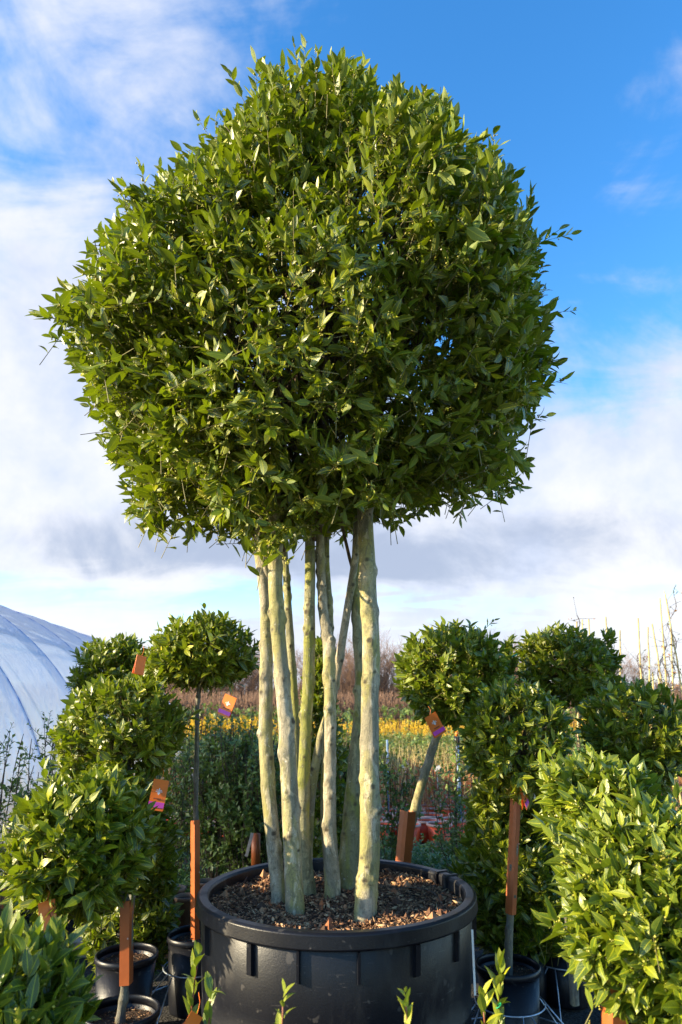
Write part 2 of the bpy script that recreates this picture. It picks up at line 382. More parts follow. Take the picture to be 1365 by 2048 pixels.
def film_mat():
    m, n, out = new_mat('polythene_film')
    tc = n.add('ShaderNodeTexCoord').outputs['Object']
    f = n.noise(tc, 0.8, 5, 0.6, 0.3)
    mp = n.add('ShaderNodeMapping'); n.l.new(tc, mp.inputs[0]); mp.inputs['Scale'].default_value = (2.5, 2.5, 0.25)
    st = n.noise(mp.outputs[0], 3.0, 6, 0.65, 0.5)
    col = n.mix(n.mr(f, 0.35, 0.7), C4((0.80, 0.85, 0.94)), C4((0.92, 0.94, 0.97)))
    col = n.mix(n.math('MULTIPLY', n.mr(st, 0.55, 0.8), 0.3), col, C4((0.52, 0.50, 0.46)))
    d = n.add('ShaderNodeBsdfDiffuse'); n.l.new(col, d.inputs[0])
    t = n.add('ShaderNodeBsdfTranslucent'); n.l.new(col, t.inputs[0])
    tp = n.add('ShaderNodeBsdfTransparent', i_Color=C4((0.90, 0.94, 1.0)))
    gl = n.add('ShaderNodeBsdfGlossy', i_Roughness=0.32)
    fr = n.add('ShaderNodeFresnel', i_IOR=1.4)
    bp = n.bump(n.math('ADD', f, st), 0.4, 0.08)
    for s_ in (d, t, gl): n.l.new(bp, s_.inputs['Normal'])
    m1 = n.add('ShaderNodeMixShader', i_0=0.62); n.l.new(d.outputs[0], m1.inputs[1]); n.l.new(t.outputs[0], m1.inputs[2])
    m2 = n.add('ShaderNodeMixShader', i_0=0.54); n.l.new(m1.outputs[0], m2.inputs[1]); n.l.new(tp.outputs[0], m2.inputs[2])
    m3 = n.add('ShaderNodeMixShader'); n.l.new(n.math('MULTIPLY', fr.outputs[0], 0.6), m3.inputs[0]); n.l.new(m2.outputs[0], m3.inputs[1]); n.l.new(gl.outputs[0], m3.inputs[2])
    n.l.new(m3.outputs[0], out.inputs[0]); return m
M['film'] = film_mat()

# ------------------------------------------------------------------ the ground
g = MB()
xs = np.concatenate([-np.geomspace(1400, 6, 22), np.linspace(-5, 5, 41), np.geomspace(6, 1400, 22)])
ys = np.concatenate([np.linspace(-30, 0, 6), np.linspace(0.5, 14, 54), np.geomspace(15, 2400, 26)])
gx, gy = np.meshgrid(xs, ys)
gz = 0.012 * np.sin(gx * 3.1 + gy) * np.cos(gy * 2.3) * (np.abs(gx) < 8) * (gy < 16)
nx = len(xs)
g.add(np.stack([gx.ravel(), gy.ravel(), gz.ravel()], 1), [(r * nx + c, r * nx + c + 1, (r + 1) * nx + c + 1, (r + 1) * nx + c) for r in range(len(ys) - 1) for c in range(nx - 1)])
tag(g.build('ground', M['ground'], smooth=True), kind='structure')

# ------------------------------------------------------------------ leaves
def leaf_shape(rows, width, fold, curl, wave, twist, skew=0.0):
    """flat bay leaf along +y, length 1, upper side +z"""
    ts = np.linspace(0.0, 1.0, rows + 2)[1:-1]
    V = [(0, 0, 0)]; U = [(0, 0)]
    ang = lambda t: curl * t
    def pt(x, t):
        prof_y = t if abs(curl) < 1e-3 else math.sin(curl * t) / curl
        prof_z = 0 if abs(curl) < 1e-3 else (math.cos(curl * t) - 1) / curl
        tw = twist * t
        return (x * math.cos(tw) + skew * t * t, prof_y, prof_z + abs(x) * fold + x * math.sin(tw))
    for t in ts:
        w = width * 0.5 * (math.sin(math.pi * min(1, t * 1.02) ** 0.88)) ** 0.85
        for k in (-1, 0, 1):
            p = pt(k * w, t); V.append((p[0], p[1], p[2] + (wave * math.sin(t * 17 + k) * abs(k)))); U.append((k, t))
    p = pt(0, 1.0); V.append(p); U.append((0, 1))
    Fc = [(0, 2, 1), (0, 3, 2)]
    for r in range(rows - 1):
        a = 1 + 3 * r; b = a + 3
        for k in (0, 1): Fc += [(a + k, a + k + 1, b + k + 1), (a + k, b + k + 1, b + k)]
    a = 1 + 3 * (rows - 1); e = len(V) - 1
    Fc += [(a, a + 1, e), (a + 1, a + 2, e)]
    return np.array(V), np.array(Fc), np.array(U, float)
VAR = [leaf_shape(4, rnd(0.32, 0.47), rnd(0.12, 0.55), rnd(-0.25, 0.95), rnd(0.004, 0.012), rnd(-0.7, 0.7), rnd(-0.10, 0.10)) for _ in range(10)]
VAR_LO = [leaf_shape(1, rnd(0.42, 0.6), rnd(0.1, 0.4), rnd(0, 0.7), 0, 0) for _ in range(3)]

def norm(v): return v / (np.linalg.norm(v, axis=-1, keepdims=True) + 1e-9)
def instances_to_mesh(name, base, X, Y, Z, size, var, variants, vid, mat, org):
    Vs, Fs, Us, As = [], [], [], []; off = 0
    for k, (v, f, u) in enumerate(variants):
        s = np.where(vid == k)[0]
        if len(s) == 0: continue
        sz = size[s][:, None, None]
        W = base[s][:, None, :] + sz * (v[None, :, 0, None] * X[s][:, None, :] + v[None, :, 1, None] * Y[s][:, None, :] + v[None, :, 2, None] * Z[s][:, None, :])
        m = len(v); Vs.append(W.reshape(-1, 3)); Us.append(np.tile(u, (len(s), 1))); As.append(np.repeat(var[s], m))
        Fs.append((f[None] + (np.arange(len(s)) * m)[:, None, None] + off).reshape(-1, 3)); off += m * len(s)
    return tri_mesh(name, np.concatenate(Vs) - np.asarray(org), np.concatenate(Fs), mat, np.concatenate(As), np.concatenate(Us))

LEAF_MESH = {}
def leaf_variant_mesh(mat, k, q):
    key = (mat.name, k, q)
    if key not in LEAF_MESH:
        v, f, u = VAR[k]; LEAF_MESH[key] = tri_mesh('leaf', v, f, mat, np.full(len(v), (q + 0.5) / 6), u)
    return LEAF_MESH[key]

def shoots(p, d, length, k, leaf, spread=(25, 68), droop=0.0):
    """p, d: (n,3) shoot base and direction; returns leaf frames, all arrays"""
    n = len(p); j = np.arange(k)
    t = np.clip((j[None] + rng.uniform(0.1, 0.9, (n, k))) / k, 0, 1) ** 0.72
    base = p[:, None] + d[:, None] * (length[:, None] * t)[..., None]
    a = j[None] * 2.399 + rng.uniform(0, 6.28, (n, 1)) + rng.normal(0, 0.35, (n, k))
    ref = np.where(np.abs(d[:, 2:3]) < 0.9, np.array([[0, 0, 1.0]]), np.array([[1.0, 0, 0]]))
    e1 = norm(np.cross(d, ref)); e2 = np.cross(d, e1)
    perp = np.cos(a)[..., None] * e1[:, None] + np.sin(a)[..., None] * e2[:, None]
    tilt = np.radians(spread[1] + (spread[0] - spread[1]) * t + rng.normal(0, 11, (n, k)))
    L = np.cos(tilt)[..., None] * d[:, None] + np.sin(tilt)[..., None] * perp
    L[..., 2] -= droop; L = norm(L)
    Z = np.sin(tilt)[..., None] * d[:, None] - np.cos(tilt)[..., None] * perp
    Z = Z + rng.normal(0, 0.28, Z.shape) + np.array([0, 0, 0.25])
    X = norm(np.cross(L, Z)); Z = np.cross(X, L)
    size = leaf * rng.uniform(0.58, 1.25, (n, k)) * rng.uniform(0.85, 1.12, (n, 1)) * (1 - 0.28 * t ** 2)
    return base.reshape(-1, 3), X.reshape(-1, 3), L.reshape(-1, 3), Z.reshape(-1, 3), size.ravel(), t.ravel()

def sample_axis_mesh(name, p, q, r, mat, parent, seg=3):        # many thin twigs as slim prisms
    n = len(p); d = norm(q - p); ref = np.where(np.abs(d[:, 2:3]) < 0.9, np.array([[0, 0, 1.0]]), np.array([[1.0, 0, 0]]))
    e1 = norm(np.cross(d, ref)); e2 = np.cross(d, e1); r = np.broadcast_to(np.asarray(r, float), (n,))[:, None]
    V = []
    for w, rr in ((p, r), (q, r * 0.55)):
        for k in range(seg):
            a = k * 2 * math.pi / seg; V.append(w + rr * (math.cos(a) * e1 + math.sin(a) * e2))
    V = np.stack(V, 1)
    f = []
    for k in range(seg):
        a, b = k, (k + 1) % seg; f += [(a, b, seg + b), (a, seg + b, seg + a)]
    f = np.array(f); Fc = (f[None] + (np.arange(n) * 2 * seg)[:, None, None]).reshape(-1, 3)
    org = np.array(parent_world(parent)) if parent is not None else np.zeros(3)
    o = bpy.data.objects.new(name, tri_mesh(name, V.reshape(-1, 3) - org, Fc, mat, np.zeros(n * 2 * seg))); link(o, parent)
    return o
OCT = (np.array([(1, 0, 0), (-1, 0, 0), (0, 1, 0), (0, -1, 0), (0, 0, 1), (0, 0, -1)], float),
       np.array([(0, 2, 4), (2, 1, 4), (1, 3, 4), (3, 0, 4), (2, 0, 5), (1, 2, 5), (3, 1, 5), (0, 3, 5)]))
def blobs(name, c, r, mat, parent, squash=None):
    n = len(c); v, f = OCT
    V = c[:, None] + v[None] * np.asarray(r).reshape(-1, 1, 1)
    Fc = (f[None] + (np.arange(n) * 6)[:, None, None]).reshape(-1, 3)
    org = np.array(parent_world(parent)) if parent is not None else np.zeros(3)
    o = bpy.data.objects.new(name, tri_mesh(name, V.reshape(-1, 3) - org, Fc, mat, np.zeros(n * 6))); link(o, parent)
    tag(o, kind='stuff'); return o

def foliage(root, frames, mat, var, n_obj=300, buds=None, twigs=None, hi=True, bud_r=0.0045):
    base, X, L, Z, size = frames; n = len(base)
    vid = rng.integers(0, len(VAR), n)
    org = np.array(parent_world(root))
    # the leaves that show largest to the camera become objects of their own
    pick = np.zeros(n, bool)
    if n_obj:
        c = base + L * (size * 0.5)[:, None]
        px, py, dp = project(c)
        view = norm(c - np.array([0, 0, CAM_Z]))
        area = np.abs((Z * view).sum(1)) * (size / dp) ** 2
        inside = (px > 5) & (px < 1360) & (py > 5) & (py < 2043)
        cell = np.floor(px / 22).astype(int) * 1000 + np.floor(py / 22).astype(int)
        order = np.argsort(dp); _, first = np.unique(cell[order], return_index=True)
        vis = np.zeros(n, bool); vis[order[first]] = True
        score = np.where(vis & inside, area, 0)
        top = np.argsort(-score)[:n_obj]; top = top[score[top] > 0]; pick[top] = True
        for i in top:
            o = bpy.data.objects.new('leaf', leaf_variant_mesh(mat, int(vid[i]), min(5, int(var[i] * 6))))
            mt = Matrix.Identity(4); s = size[i]
            for r_ in range(3):
                mt[r_][0] = X[i][r_] * s; mt[r_][1] = L[i][r_] * s; mt[r_][2] = Z[i][r_] * s; mt[r_][3] = base[i][r_] - org[r_]
            o.matrix_local = mt; COL.objects.link(o); o.parent = root
    k = ~pick
    if k.sum():
        me = instances_to_mesh('foliage', base[k], X[k], L[k], Z[k], size[k], var[k], VAR, vid[k], mat, org)
        o = bpy.data.objects.new('foliage', me); link(o, root); tag(o, kind='stuff')
    if twigs is not None:
        tag(sample_axis_mesh('twig_mass', twigs[0], twigs[1], twigs[2], twigs[3], root), kind='stuff')
    if buds is not None: blobs('flower_buds', buds, rng.uniform(0.6, 1.3, len(buds)) * bud_r * 0.92, M['bud'], root)

def p_ph(d, a, b, c, e): return d[:, 0] * a + d[:, 1] * b + d[:, 2] * c + e
def crown(root, surf, n, leaf, mat, center, k=9, up=0.45, shoot=(0.10, 0.19), n_obj=300, inner=(0.70, 1.0), light=0.0, stray=0.03, bud=0.35, cut=None, droop=0.0, spread=(25, 68), bud_r=0.0045, lumpy=0.022):
    """surf(dirs)->radius along each direction from the centre"""
    d = norm(rng.normal(size=(n, 3)))
    s = inner[0] + (inner[1] - inner[0]) * rng.random(n) ** 0.6
    lump = 1 + lumpy * np.sin(d[:, 0] * 15 + d[:, 1] * 9) * np.cos(d[:, 2] * 17 - d[:, 1] * 8 + 1) + lumpy * np.sin(d[:, 0] * 7 + center[0] * 9) * np.cos(d[:, 2] * 6 + d[:, 1] * 5 + center[1] * 3)
    lump += 0.65 * lumpy * (np.sin(p_ph(d, 4.1, 2.3, 5.2, 0.7)) + np.sin(p_ph(d, -3.2, 4.4, 3.9, 2.1)) + np.sin(p_ph(d, 6.3, -1.5, -5.5, 4.0)))
    lump = np.minimum(lump / (1 + 0.8 * lumpy), 1.04)
    rad = surf(d)[:, None] * d if surf(d).ndim == 1 else surf(d)
    p = center + rad * (s * lump)[:, None]
    if cut is not None: m = cut(p); p, d, s = p[m], d[m], s[m]; n = len(p)
    out = norm(p - center)
    dr = norm(out * (1 - up) + np.array([0, 0, up]) + rng.normal(0, 0.26, (n, 3)))
    ln = rng.uniform(shoot[0], shoot[1], n)
    st = rng.random(n) < stray; big = st & (s > 0.85); ln = np.where(big, ln * 1.5, ln)
    p0 = p - dr * (ln * np.where(big, 0.3, 0.75))[:, None]
    b, X, L, Z, size, t = shoots(p0, dr, ln, k, leaf, spread, droop)
    shade = np.repeat(s, k)
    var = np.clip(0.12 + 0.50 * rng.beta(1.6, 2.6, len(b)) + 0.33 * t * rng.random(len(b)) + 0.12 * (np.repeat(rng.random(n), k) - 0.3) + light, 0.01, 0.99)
    var = np.where(rng.random(len(b)) < 0.006, 0.99, var)
    nb = int(n * 7 * bud); bi = rng.integers(0, len(b), nb)
    # clusters of buds in the leaf axils
    buds = np.concatenate([b[bi] + rng.normal(0, 0.007, (nb, 3)) + L[bi] * 0.008 for _ in range(3)]) if nb else None
    foliage(root, (b, X, L, Z, size * leaf / leaf), mat, var, n_obj, buds, (p0 - dr * 0.05, p0 + dr * ln[:, None], 0.0024, M['twig']), bud_r=bud_r)
    return p

def wobble_path(pts, n, amp=0.0, seed=0):
    pts = np.asarray(pts, float); m = len(pts)
    # Catmull-Rom through the points
    t = np.linspace(0, m - 1 - 1e-6, n); i = t.astype(int); f = (t - i)[:, None]
    ext = np.concatenate([[2 * pts[0] - pts[1]], pts, [2 * pts[-1] - pts[-2]]])
    a, b, c, d = ext[i], ext[i + 1], ext[i + 2], ext[i + 3]
    q = 0.5 * (2 * b + (c - a) * f + (2 * a - 5 * b + 4 * c - d) * f ** 2 + (3 * b - a - 3 * c + d) * f ** 3)
    r_ = np.random.default_rng(seed); w = np.zeros((n, 3))
    for o in range(3): w += amp / (o + 1) * np.sin(np.linspace(0, 1, n)[:, None] * (5 + 7 * o) * r_.uniform(0.7, 1.3, (1, 3)) + r_.uniform(0, 6, (1, 3)))
    return q + w

def bark_tube(name, pts, rad, mat, root, seg=20, rings=110, knots=10, seed=0, amp=0.004, ragged=0.05, flare=0.0):
    """trunk surface with knots, swellings and branch scars"""
    r_ = np.random.default_rng(seed)
    q = wobble_path(pts, rings, amp, seed); rad = np.interp(np.linspace(0, 1, rings), np.linspace(0, 1, len(rad)), rad)
    tan = norm(np.gradient(q, axis=0)); a = np.arange(seg) * 2 * math.pi / seg
    e1 = norm(np.cross(tan, np.array([0.0, 1.0, 0.05]))); e2 = np.cross(tan, e1)
    ln = np.concatenate([[0], np.cumsum(np.linalg.norm(np.diff(q, axis=0), axis=1))])
    A, H = np.meshgrid(a, ln)
    rr = rad[:, None] * (1 + ragged * (np.sin(A * 2 + H * 6 + seed) * 0.5 + np.sin(A * 3 - H * 11 + seed * 2) * 0.3 + np.sin(H * 23 + A + seed) * 0.4))
    if flare: rr *= 1 + flare * np.exp(-H / 0.10) * (1 + 0.35 * np.sin(A * 3 + seed))
    dark = np.zeros_like(rr)
    for _ in range(knots * 3):
        h0 = r_.uniform(0.04, 0.97) * ln[-1]; a0 = r_.uniform(0, 2 * math.pi); kr = r_.uniform(0.011, 0.021) * (0.8 + rad.mean() * 8)
        da = (A - a0 + math.pi) % (2 * math.pi) - math.pi
        dist = np.sqrt((da * rad.mean()) ** 2 + (H - h0) ** 2)
        rr += r_.uniform(.25, .7) * kr * np.exp(-(dist / kr) ** 2) - 0.4 * kr * np.exp(-(dist / (kr * 0.40)) ** 2)
        dark = np.maximum(dark, np.exp(-(dist / (kr * 0.66)) ** 2) * r_.uniform(0.35, 1.0))
    for _ in range(max(1, knots // 6)):          # swollen rings
        h0 = r_.uniform(0.2, 0.95) * ln[-1]; rr += 0.07 * rad.mean() * np.exp(-((H - h0) / 0.03) ** 2)
    V = q[:, None] + rr[..., None] * (np.cos(A)[..., None] * e1[:, None] + np.sin(A)[..., None] * e2[:, None])
    f = []
    for i in range(rings - 1):
        for j in range(seg):
            p0, p1, p2, p3 = i * seg + j, i * seg + (j + 1) % seg, (i + 1) * seg + (j + 1) % seg, (i + 1) * seg + j
            f += [(p0, p1, p2), (p0, p2, p3)]
    org = np.array(parent_world(root))
    o = bpy.data.objects.new(name, tri_mesh(name, V.reshape(-1, 3) - org, np.array(f), mat, dark.ravel())); link(o, root)
    return o, q, rad

# ------------------------------------------------------------------ the big tree and its pot
PY, PX = 3.55, None
rim = P(674, 1790, PY); PC = np.array([rim[0], PY, 0.0]); RIM_Z = 0.74; PR = 0.65
def big_pot():
    root = thing('plant_pot', PC, 'huge round black plastic pot with a thick rolled rim holding the multi-stem tree', 'plant pot', None)
    b = MB()
    prof = [(0.0, 0.0), (0.57, 0.0), (0.585, 0.02), (0.605, 0.30), (0.607, 0.305), (0.602, 0.312), (0.612, 0.42), (0.628, RIM_Z - 0.062), (0.612, RIM_Z - 0.045), (0.594, RIM_Z - 0.14), (0.588, RIM_Z - 0.20)]
    b.lathe(prof, PC, 128); b.build('pot_wall', M['pot'], root, True)
    r = MB()
    z = RIM_Z
    r.lathe([(PR - 0.058, z - 0.06), (PR - 0.056, z - 0.012), (PR - 0.048, z - 0.001), (PR - 0.012, z), (PR - 0.001, z - 0.008), (PR + 0.003, z - 0.057), (PR - 0.004, z - 0.064), (PR - 0.018, z - 0.063)], PC, 160, closed=True)
    o = r.build('rim', M['pot'], root)
    md = o.modifiers.new('bevel', 'BEVEL'); md.width = 0.003; md.segments = 2; md.limit_method = 'ANGLE'; md.angle_limit = R(25)
    for k, deg in enumerate((-150, -122, -103, -82, -60, -38, -12, 12, 35, 60, 90, 120, 150, 180)):
        a = R(deg); w = 0.005 if k not in (1, 4) else 0.011
        pts = []
        for s in (-1, 1):
            t = np.array([-math.sin(a), math.cos(a), 0]) * w * s; ra = np.array([math.cos(a), math.sin(a), 0])
            pts += [PC + ra * 0.600 + t + np.array([0, 0, z - 0.066]), PC + ra * (PR - 0.004) + t + np.array([0, 0, z - 0.066]),
                    PC + ra * (PR - 0.010) + t + np.array([0, 0, z - 0.175]), PC + ra * 0.600 + t + np.array([0, 0, z - 0.19])]
        m = MB(); m.add(pts, [(0, 1, 2, 3), (7, 6, 5, 4), (0, 4, 5, 1), (1, 5, 6, 2), (2, 6, 7, 3), (3, 7, 4, 0)])
        m.build('rib', M['pot'], root)
    for deg in (30, 22):            # clips over the rim at the back right
        a = R(deg); rot = Matrix.Rotation(a, 3, 'Z'); c = PC + np.array([math.cos(a), math.sin(a), 0]) * (PR - 0.028)
        m = MB(); m.box(c + np.array([0, 0, z - 0.012]), (0.068, 0.020, 0.034), rot)
        m.box(PC + np.array([math.cos(a), math.sin(a), 0]) * (PR - 0.064) + np.array([0, 0, z - 0.05]), (0.012, 0.020, 0.09), rot); m.build('rim_clip', M['pot'], root)
    # soil with humps
    nr, na = 26, 80; V = []; f = []
    def soil_h(x, y): return z - 0.060 + 0.014 * np.sin(x * 9 + 1) * np.cos(y * 8) + 0.008 * np.sin(x * 27 + y * 13) + 0.03 * np.exp(-((x - 0) ** 2 + (y) ** 2) / 0.08)
    for i in range(nr):
        rr = (PR - 0.057) * (i + 0.02) / (nr - 1 + 0.02)
        for j in range(na):
            aa = 2 * math.pi * j / na; x, y = rr * math.cos(aa), rr * math.sin(aa); V.append((x + PC[0], y + PC[1], soil_h(x, y) + rng.normal(0, 0.003)))
    for i in range(nr - 1):
        for j in range(na): f.append((i * na + j, (i + 1) * na + j, (i + 1) * na + (j + 1) % na, i * na + (j + 1) % na))
    m = MB(); m.add(V, f); so_ = m.build('soil', M['soil'], root, True)
    # bark mulch: thousands of slivers and lumps
    n = 15000; rr = (PR - 0.062) * np.sqrt(rng.random(n)); aa = rng.random(n) * 6.283
    x, y = rr * np.cos(aa), rr * np.sin(aa)
    c = np.stack([x + PC[0], y + PC[1], soil_h(x, y) + rng.uniform(0.0, 0.012, n)], 1)
    d = norm(rng.normal(size=(n, 3)) * np.array([1, 1, 0.35])); s = norm(np.cross(d, rng.normal(size=(n, 3)))); u = np.cross(d, s)
    ln = rng.gamma(2.2, 0.0038, n)[:, None] + 0.004; w = ln * rng.uniform(0.12, 0.42, (n, 1)); th = w * 0.45
    V = np.stack([c - d * ln, c + s * w, c + d * ln, c - s * w, c + u * th, c - u * th], 1)
    fc = np.array([(0, 1, 4), (1, 2, 4), (2, 3, 4), (3, 0, 4), (1, 0, 5), (2, 1, 5), (3, 2, 5), (0, 3, 5)])
    Fc = (fc[None] + (np.arange(n) * 6)[:, None, None]).reshape(-1, 3)
    o = bpy.data.objects.new('bark_mulch', tri_mesh('bark_mulch', V.reshape(-1, 3) - PC, Fc, M['chip'], np.repeat(rng.beta(1.3, 1.5, n), 6), smooth=False)); link(o, so_)
    tag(o, kind='stuff')
    n = 260; rr = (PR - 0.09) * np.sqrt(rng.random(n)); aa = rng.random(n) * 6.283; x, y = rr * np.cos(aa), rr * np.sin(aa)
    lump = MB()
    for i in range(n):
        s_ = rng.gamma(3, 0.0033) + 0.004; v, f_ = OCT
        v2 = v * s_ * rng.uniform(0.6, 1.25, (6, 3)); lump.add(v2 + np.array([x[i] + PC[0], y[i] + PC[1], soil_h(x[i], y[i]) + s_ * 0.45]), f_.tolist(), float(rng.choice([0.1, 0.3, 1.0, 0.96])))
    o = lump.build('soil_lumps', M['chip'], so_); tag(o, kind='stuff')
    m = MB(); q = wobble_path([P(760, 1765, 3.62) * [1, 1, 0] + [0, 0, 0.70], P(810, 1757, 3.66) * [1, 1, 0] + [0, 0, 0.715], P(860, 1760, 3.6) * [1, 1, 0] + [0, 0, 0.715], P(888, 1785, 3.45) * [1, 1, 0] + [0, 0, 0.685]], 24, 0.002, 3)
    m.tube(q, 0.0022, 5); tag(m.build('dead_stem', M['twig_dark'], None), 'thin dry curved stem lying on the bark mulch in the big pot', 'twig')
    m = MB(); a0 = P(878, 1790, 3.33); a0[2] = 0.69; m.tube(wobble_path([a0 + [-.035, 0, 0], a0 + [0, .004, .006], a0 + [.04, -.004, 0]], 10, 0.002, 2), [0.004, .008, .009, .008, .008, .009, .009, .007, .006, .003], 7)
    tag(m.build('bark_piece', M['clay'], None), 'reddish bark piece lying on the soil near the right rim of the big pot', 'bark')
    return soil_h
soil_h = big_pot()

tree = thing('multistem_bay_tree', PC + [0, 0, 0.66], 'large multi-stem bay tree with a huge clipped crown growing in the big black pot', 'tree')
#  px path bottom -> top, depth offsets, widths in px
STEMS = [
 ('bark', [(557, 1778), (545, 1640), (533, 1480), (533, 1330), (531, 1210), (519, 1100), (520, 1010)], [0.00, 0.0, 0.02, 0.03, 0.05, 0.08, 0.1], [31, 31, 29, 27, 24, 21, 18], 14),
 ('bark', [(590, 1812), (581, 1650), (571, 1450), (558, 1250), (552, 1150), (550, 1000), (553, 900), (560, 760)], [-.20, -.18, -.16, -.14, -.13, -.12, -.1, -.05], [40, 37, 33, 31, 30, 28, 24, 18], 22),
 ('bark_green', [(606, 1770), (600, 1640), (594, 1500), (590, 1400), (584, 1310), (575, 1190), (567, 1080), (565, 950)], [0.22, .22, .22, .22, .22, .2, .2, .2], [20, 19, 18, 18, 17, 15, 14, 12], 10),
 ('bark_green', [(617, 1788), (607, 1670), (612, 1500), (619, 1350), (620, 1230), (621, 1100), (617, 990), (610, 860)], [0.0, 0, 0, 0, 0, 0, 0, 0], [32, 28, 26, 25, 23, 22, 20, 16], 16),
 ('bark', [(666, 1792), (660, 1650), (661, 1480), (661, 1380), (658, 1290), (647, 1220), (643, 1130), (641, 1030), (640, 900)], [-.05, -.04, -.03, -.02, 0, .01, .01, 0, 0], [34, 27, 25, 25, 25, 20, 18, 19, 15], 26),
 ('bark_green', [(660, 1760), (648, 1640), (649, 1500), (655, 1380), (660, 1270), (657, 1220), (653, 1120), (654, 1000), (655, 900)], [.09, .09, .08, .08, .07, .07, .06, .06, .06], [14, 11, 11, 13, 14, 20, 11, 11, 10], 8),
 ('bark', [(615, 1750), (622, 1600), (638, 1490), (662, 1410), (678, 1320), (694, 1220), (712, 1110), (722, 1000)], [.30, .28, .24, .2, .18, .15, .12, .1], [24, 19, 18, 18, 17, 17, 15, 13], 8),
 ('bark_green', [(690, 1785), (700, 1690), (708, 1570), (717, 1470), (724, 1370), (716, 1260), (713, 1160), (716, 1050), (715, 930)], [.06, .1, .13, .15, .17, .18, .18, .18, .18], [58, 44, 31, 27, 25, 22, 20, 18, 15], 14),
 ('bark', [(731, 1822), (739, 1700), (739, 1550), (738, 1400), (741, 1290), (737, 1200), (733, 1090), (729, 990), (727, 900), (725, 760)], [-.24, -.22, -.2, -.18, -.17, -.15, -.13, -.11, -.08, 0], [48, 43, 40, 38, 37, 36, 34, 32, 28, 20], 24),
]
stem_tops = []
for k, (mk, path, dy, wd, kn) in enumerate(STEMS):
    pts = [P(x, y, PY + o) for (x, y), o in zip(path, dy)]
    rad = [0.47 * w * T(x, y, PY + o) for w, (x, y), o in zip(wd, path, dy)]
    pts.insert(0, pts[0] + np.array([0, 0, -0.07])); rad.insert(0, rad[0] * 1.08)
    _, q, rr = bark_tube('stem', pts, rad, M[mk], tree, 44, 250, kn, k + 3, 0.0035, 0.045, 0.10)
    stem_tops.append((q[-1], rr[-1], q))
# side limb forking from the left stem
a = [P(522, 1110, PY + .06), P(530, 1130, PY + .03), P(512, 1040, PY + .1), P(470, 960, PY + .15)]
bark_tube('limb', [P(536, 1150, PY + .05), P(528, 1105, PY + .0), P(522, 1050, PY + .0), P(520, 980, PY + .0)], [0.018, 0.03, 0.026, 0.02], M['bark'], tree, 14, 50, 4, 55)

OUT = [(85, 648), (120, 590), (185, 485), (230, 420), (315, 335), (400, 250), (445, 195), (500, 130), (570, 100), (640, 115), (735, 95), (790, 140), (870, 160), (930, 165), (935, 240), (1005, 300), (1060, 370), (1062, 430), (1098, 500), (1095, 560), (1125, 610), (1125, 680), (1138, 740), (1095, 790), (1075, 850), (1020, 880), (1060, 935), (1085, 955), (1000, 990), (920, 1015), (840, 1030), (760, 1045), (700, 1070), (640, 1040), (560, 1060), (480, 1050), (360, 1040), (270, 1050), (265, 1000), (240, 930), (205, 860), (165, 760), (118, 690)]
CC_PX = (640, 600); CC = P(CC_PX[0], CC_PX[1], PY)
ow = np.array([P(x, y, PY) for x, y in OUT]) - CC
oth = np.arctan2(ow[:, 2], ow[:, 0]); orad = np.hypot(ow[:, 0], ow[:, 2])
o_ = np.argsort(oth); oth, orad = oth[o_], orad[o_]
oth2 = np.linspace(-math.pi, math.pi, 91); orad = np.interp(oth2, np.concatenate([oth - 2 * math.pi, oth, oth + 2 * math.pi]), np.tile(orad, 3)); oth = oth2
DEPTH = 1.12
_t = np.array(OUT, float) - CC_PX; _a = np.arctan2(-_t[:, 1], _t[:, 0]); _r = np.hypot(_t[:, 0], _t[:, 1]); _k = np.argsort(_a); _a, _r = _a[_k], _r[_k]
_a = np.concatenate([_a - 2 * math.pi, _a, _a + 2 * math.pi]); _r = np.tile(_r, 3)
def big_surf(d):                      # crown radius: traced girth, rounded front to back, drawn in where the near side would bulge over the traced outline
    th = np.arctan2(d[:, 2], d[:, 0]); rad = np.interp(th, oth, orad) * 1.12
    rho = np.hypot(d[:, 0], d[:, 2]); e = (rho ** 2.3 + np.abs(d[:, 1]) ** 2.3) ** (-1 / 2.3)
    v = np.stack([np.cos(th) * e * rho * rad, e * d[:, 1] * DEPTH, np.sin(th) * e * rho * rad], 1)
    for _ in range(6):
        px, py, _d = project(CC + v); dx, dy = px - CC_PX[0], -(py - CC_PX[1])
        sn = dy / np.maximum(np.hypot(dx, dy), 1)
        q = (np.interp(np.arctan2(dy, dx), _a, _r) - 20 - 20 * (dx < 0) * (1 - np.abs(sn)) - 36 * np.maximum(0, sn) - 34 * np.minimum(0, sn)) / np.maximum(np.hypot(dx, dy), 1)
        v = v * np.minimum(1, q)[:, None] ** 0.7
    return v
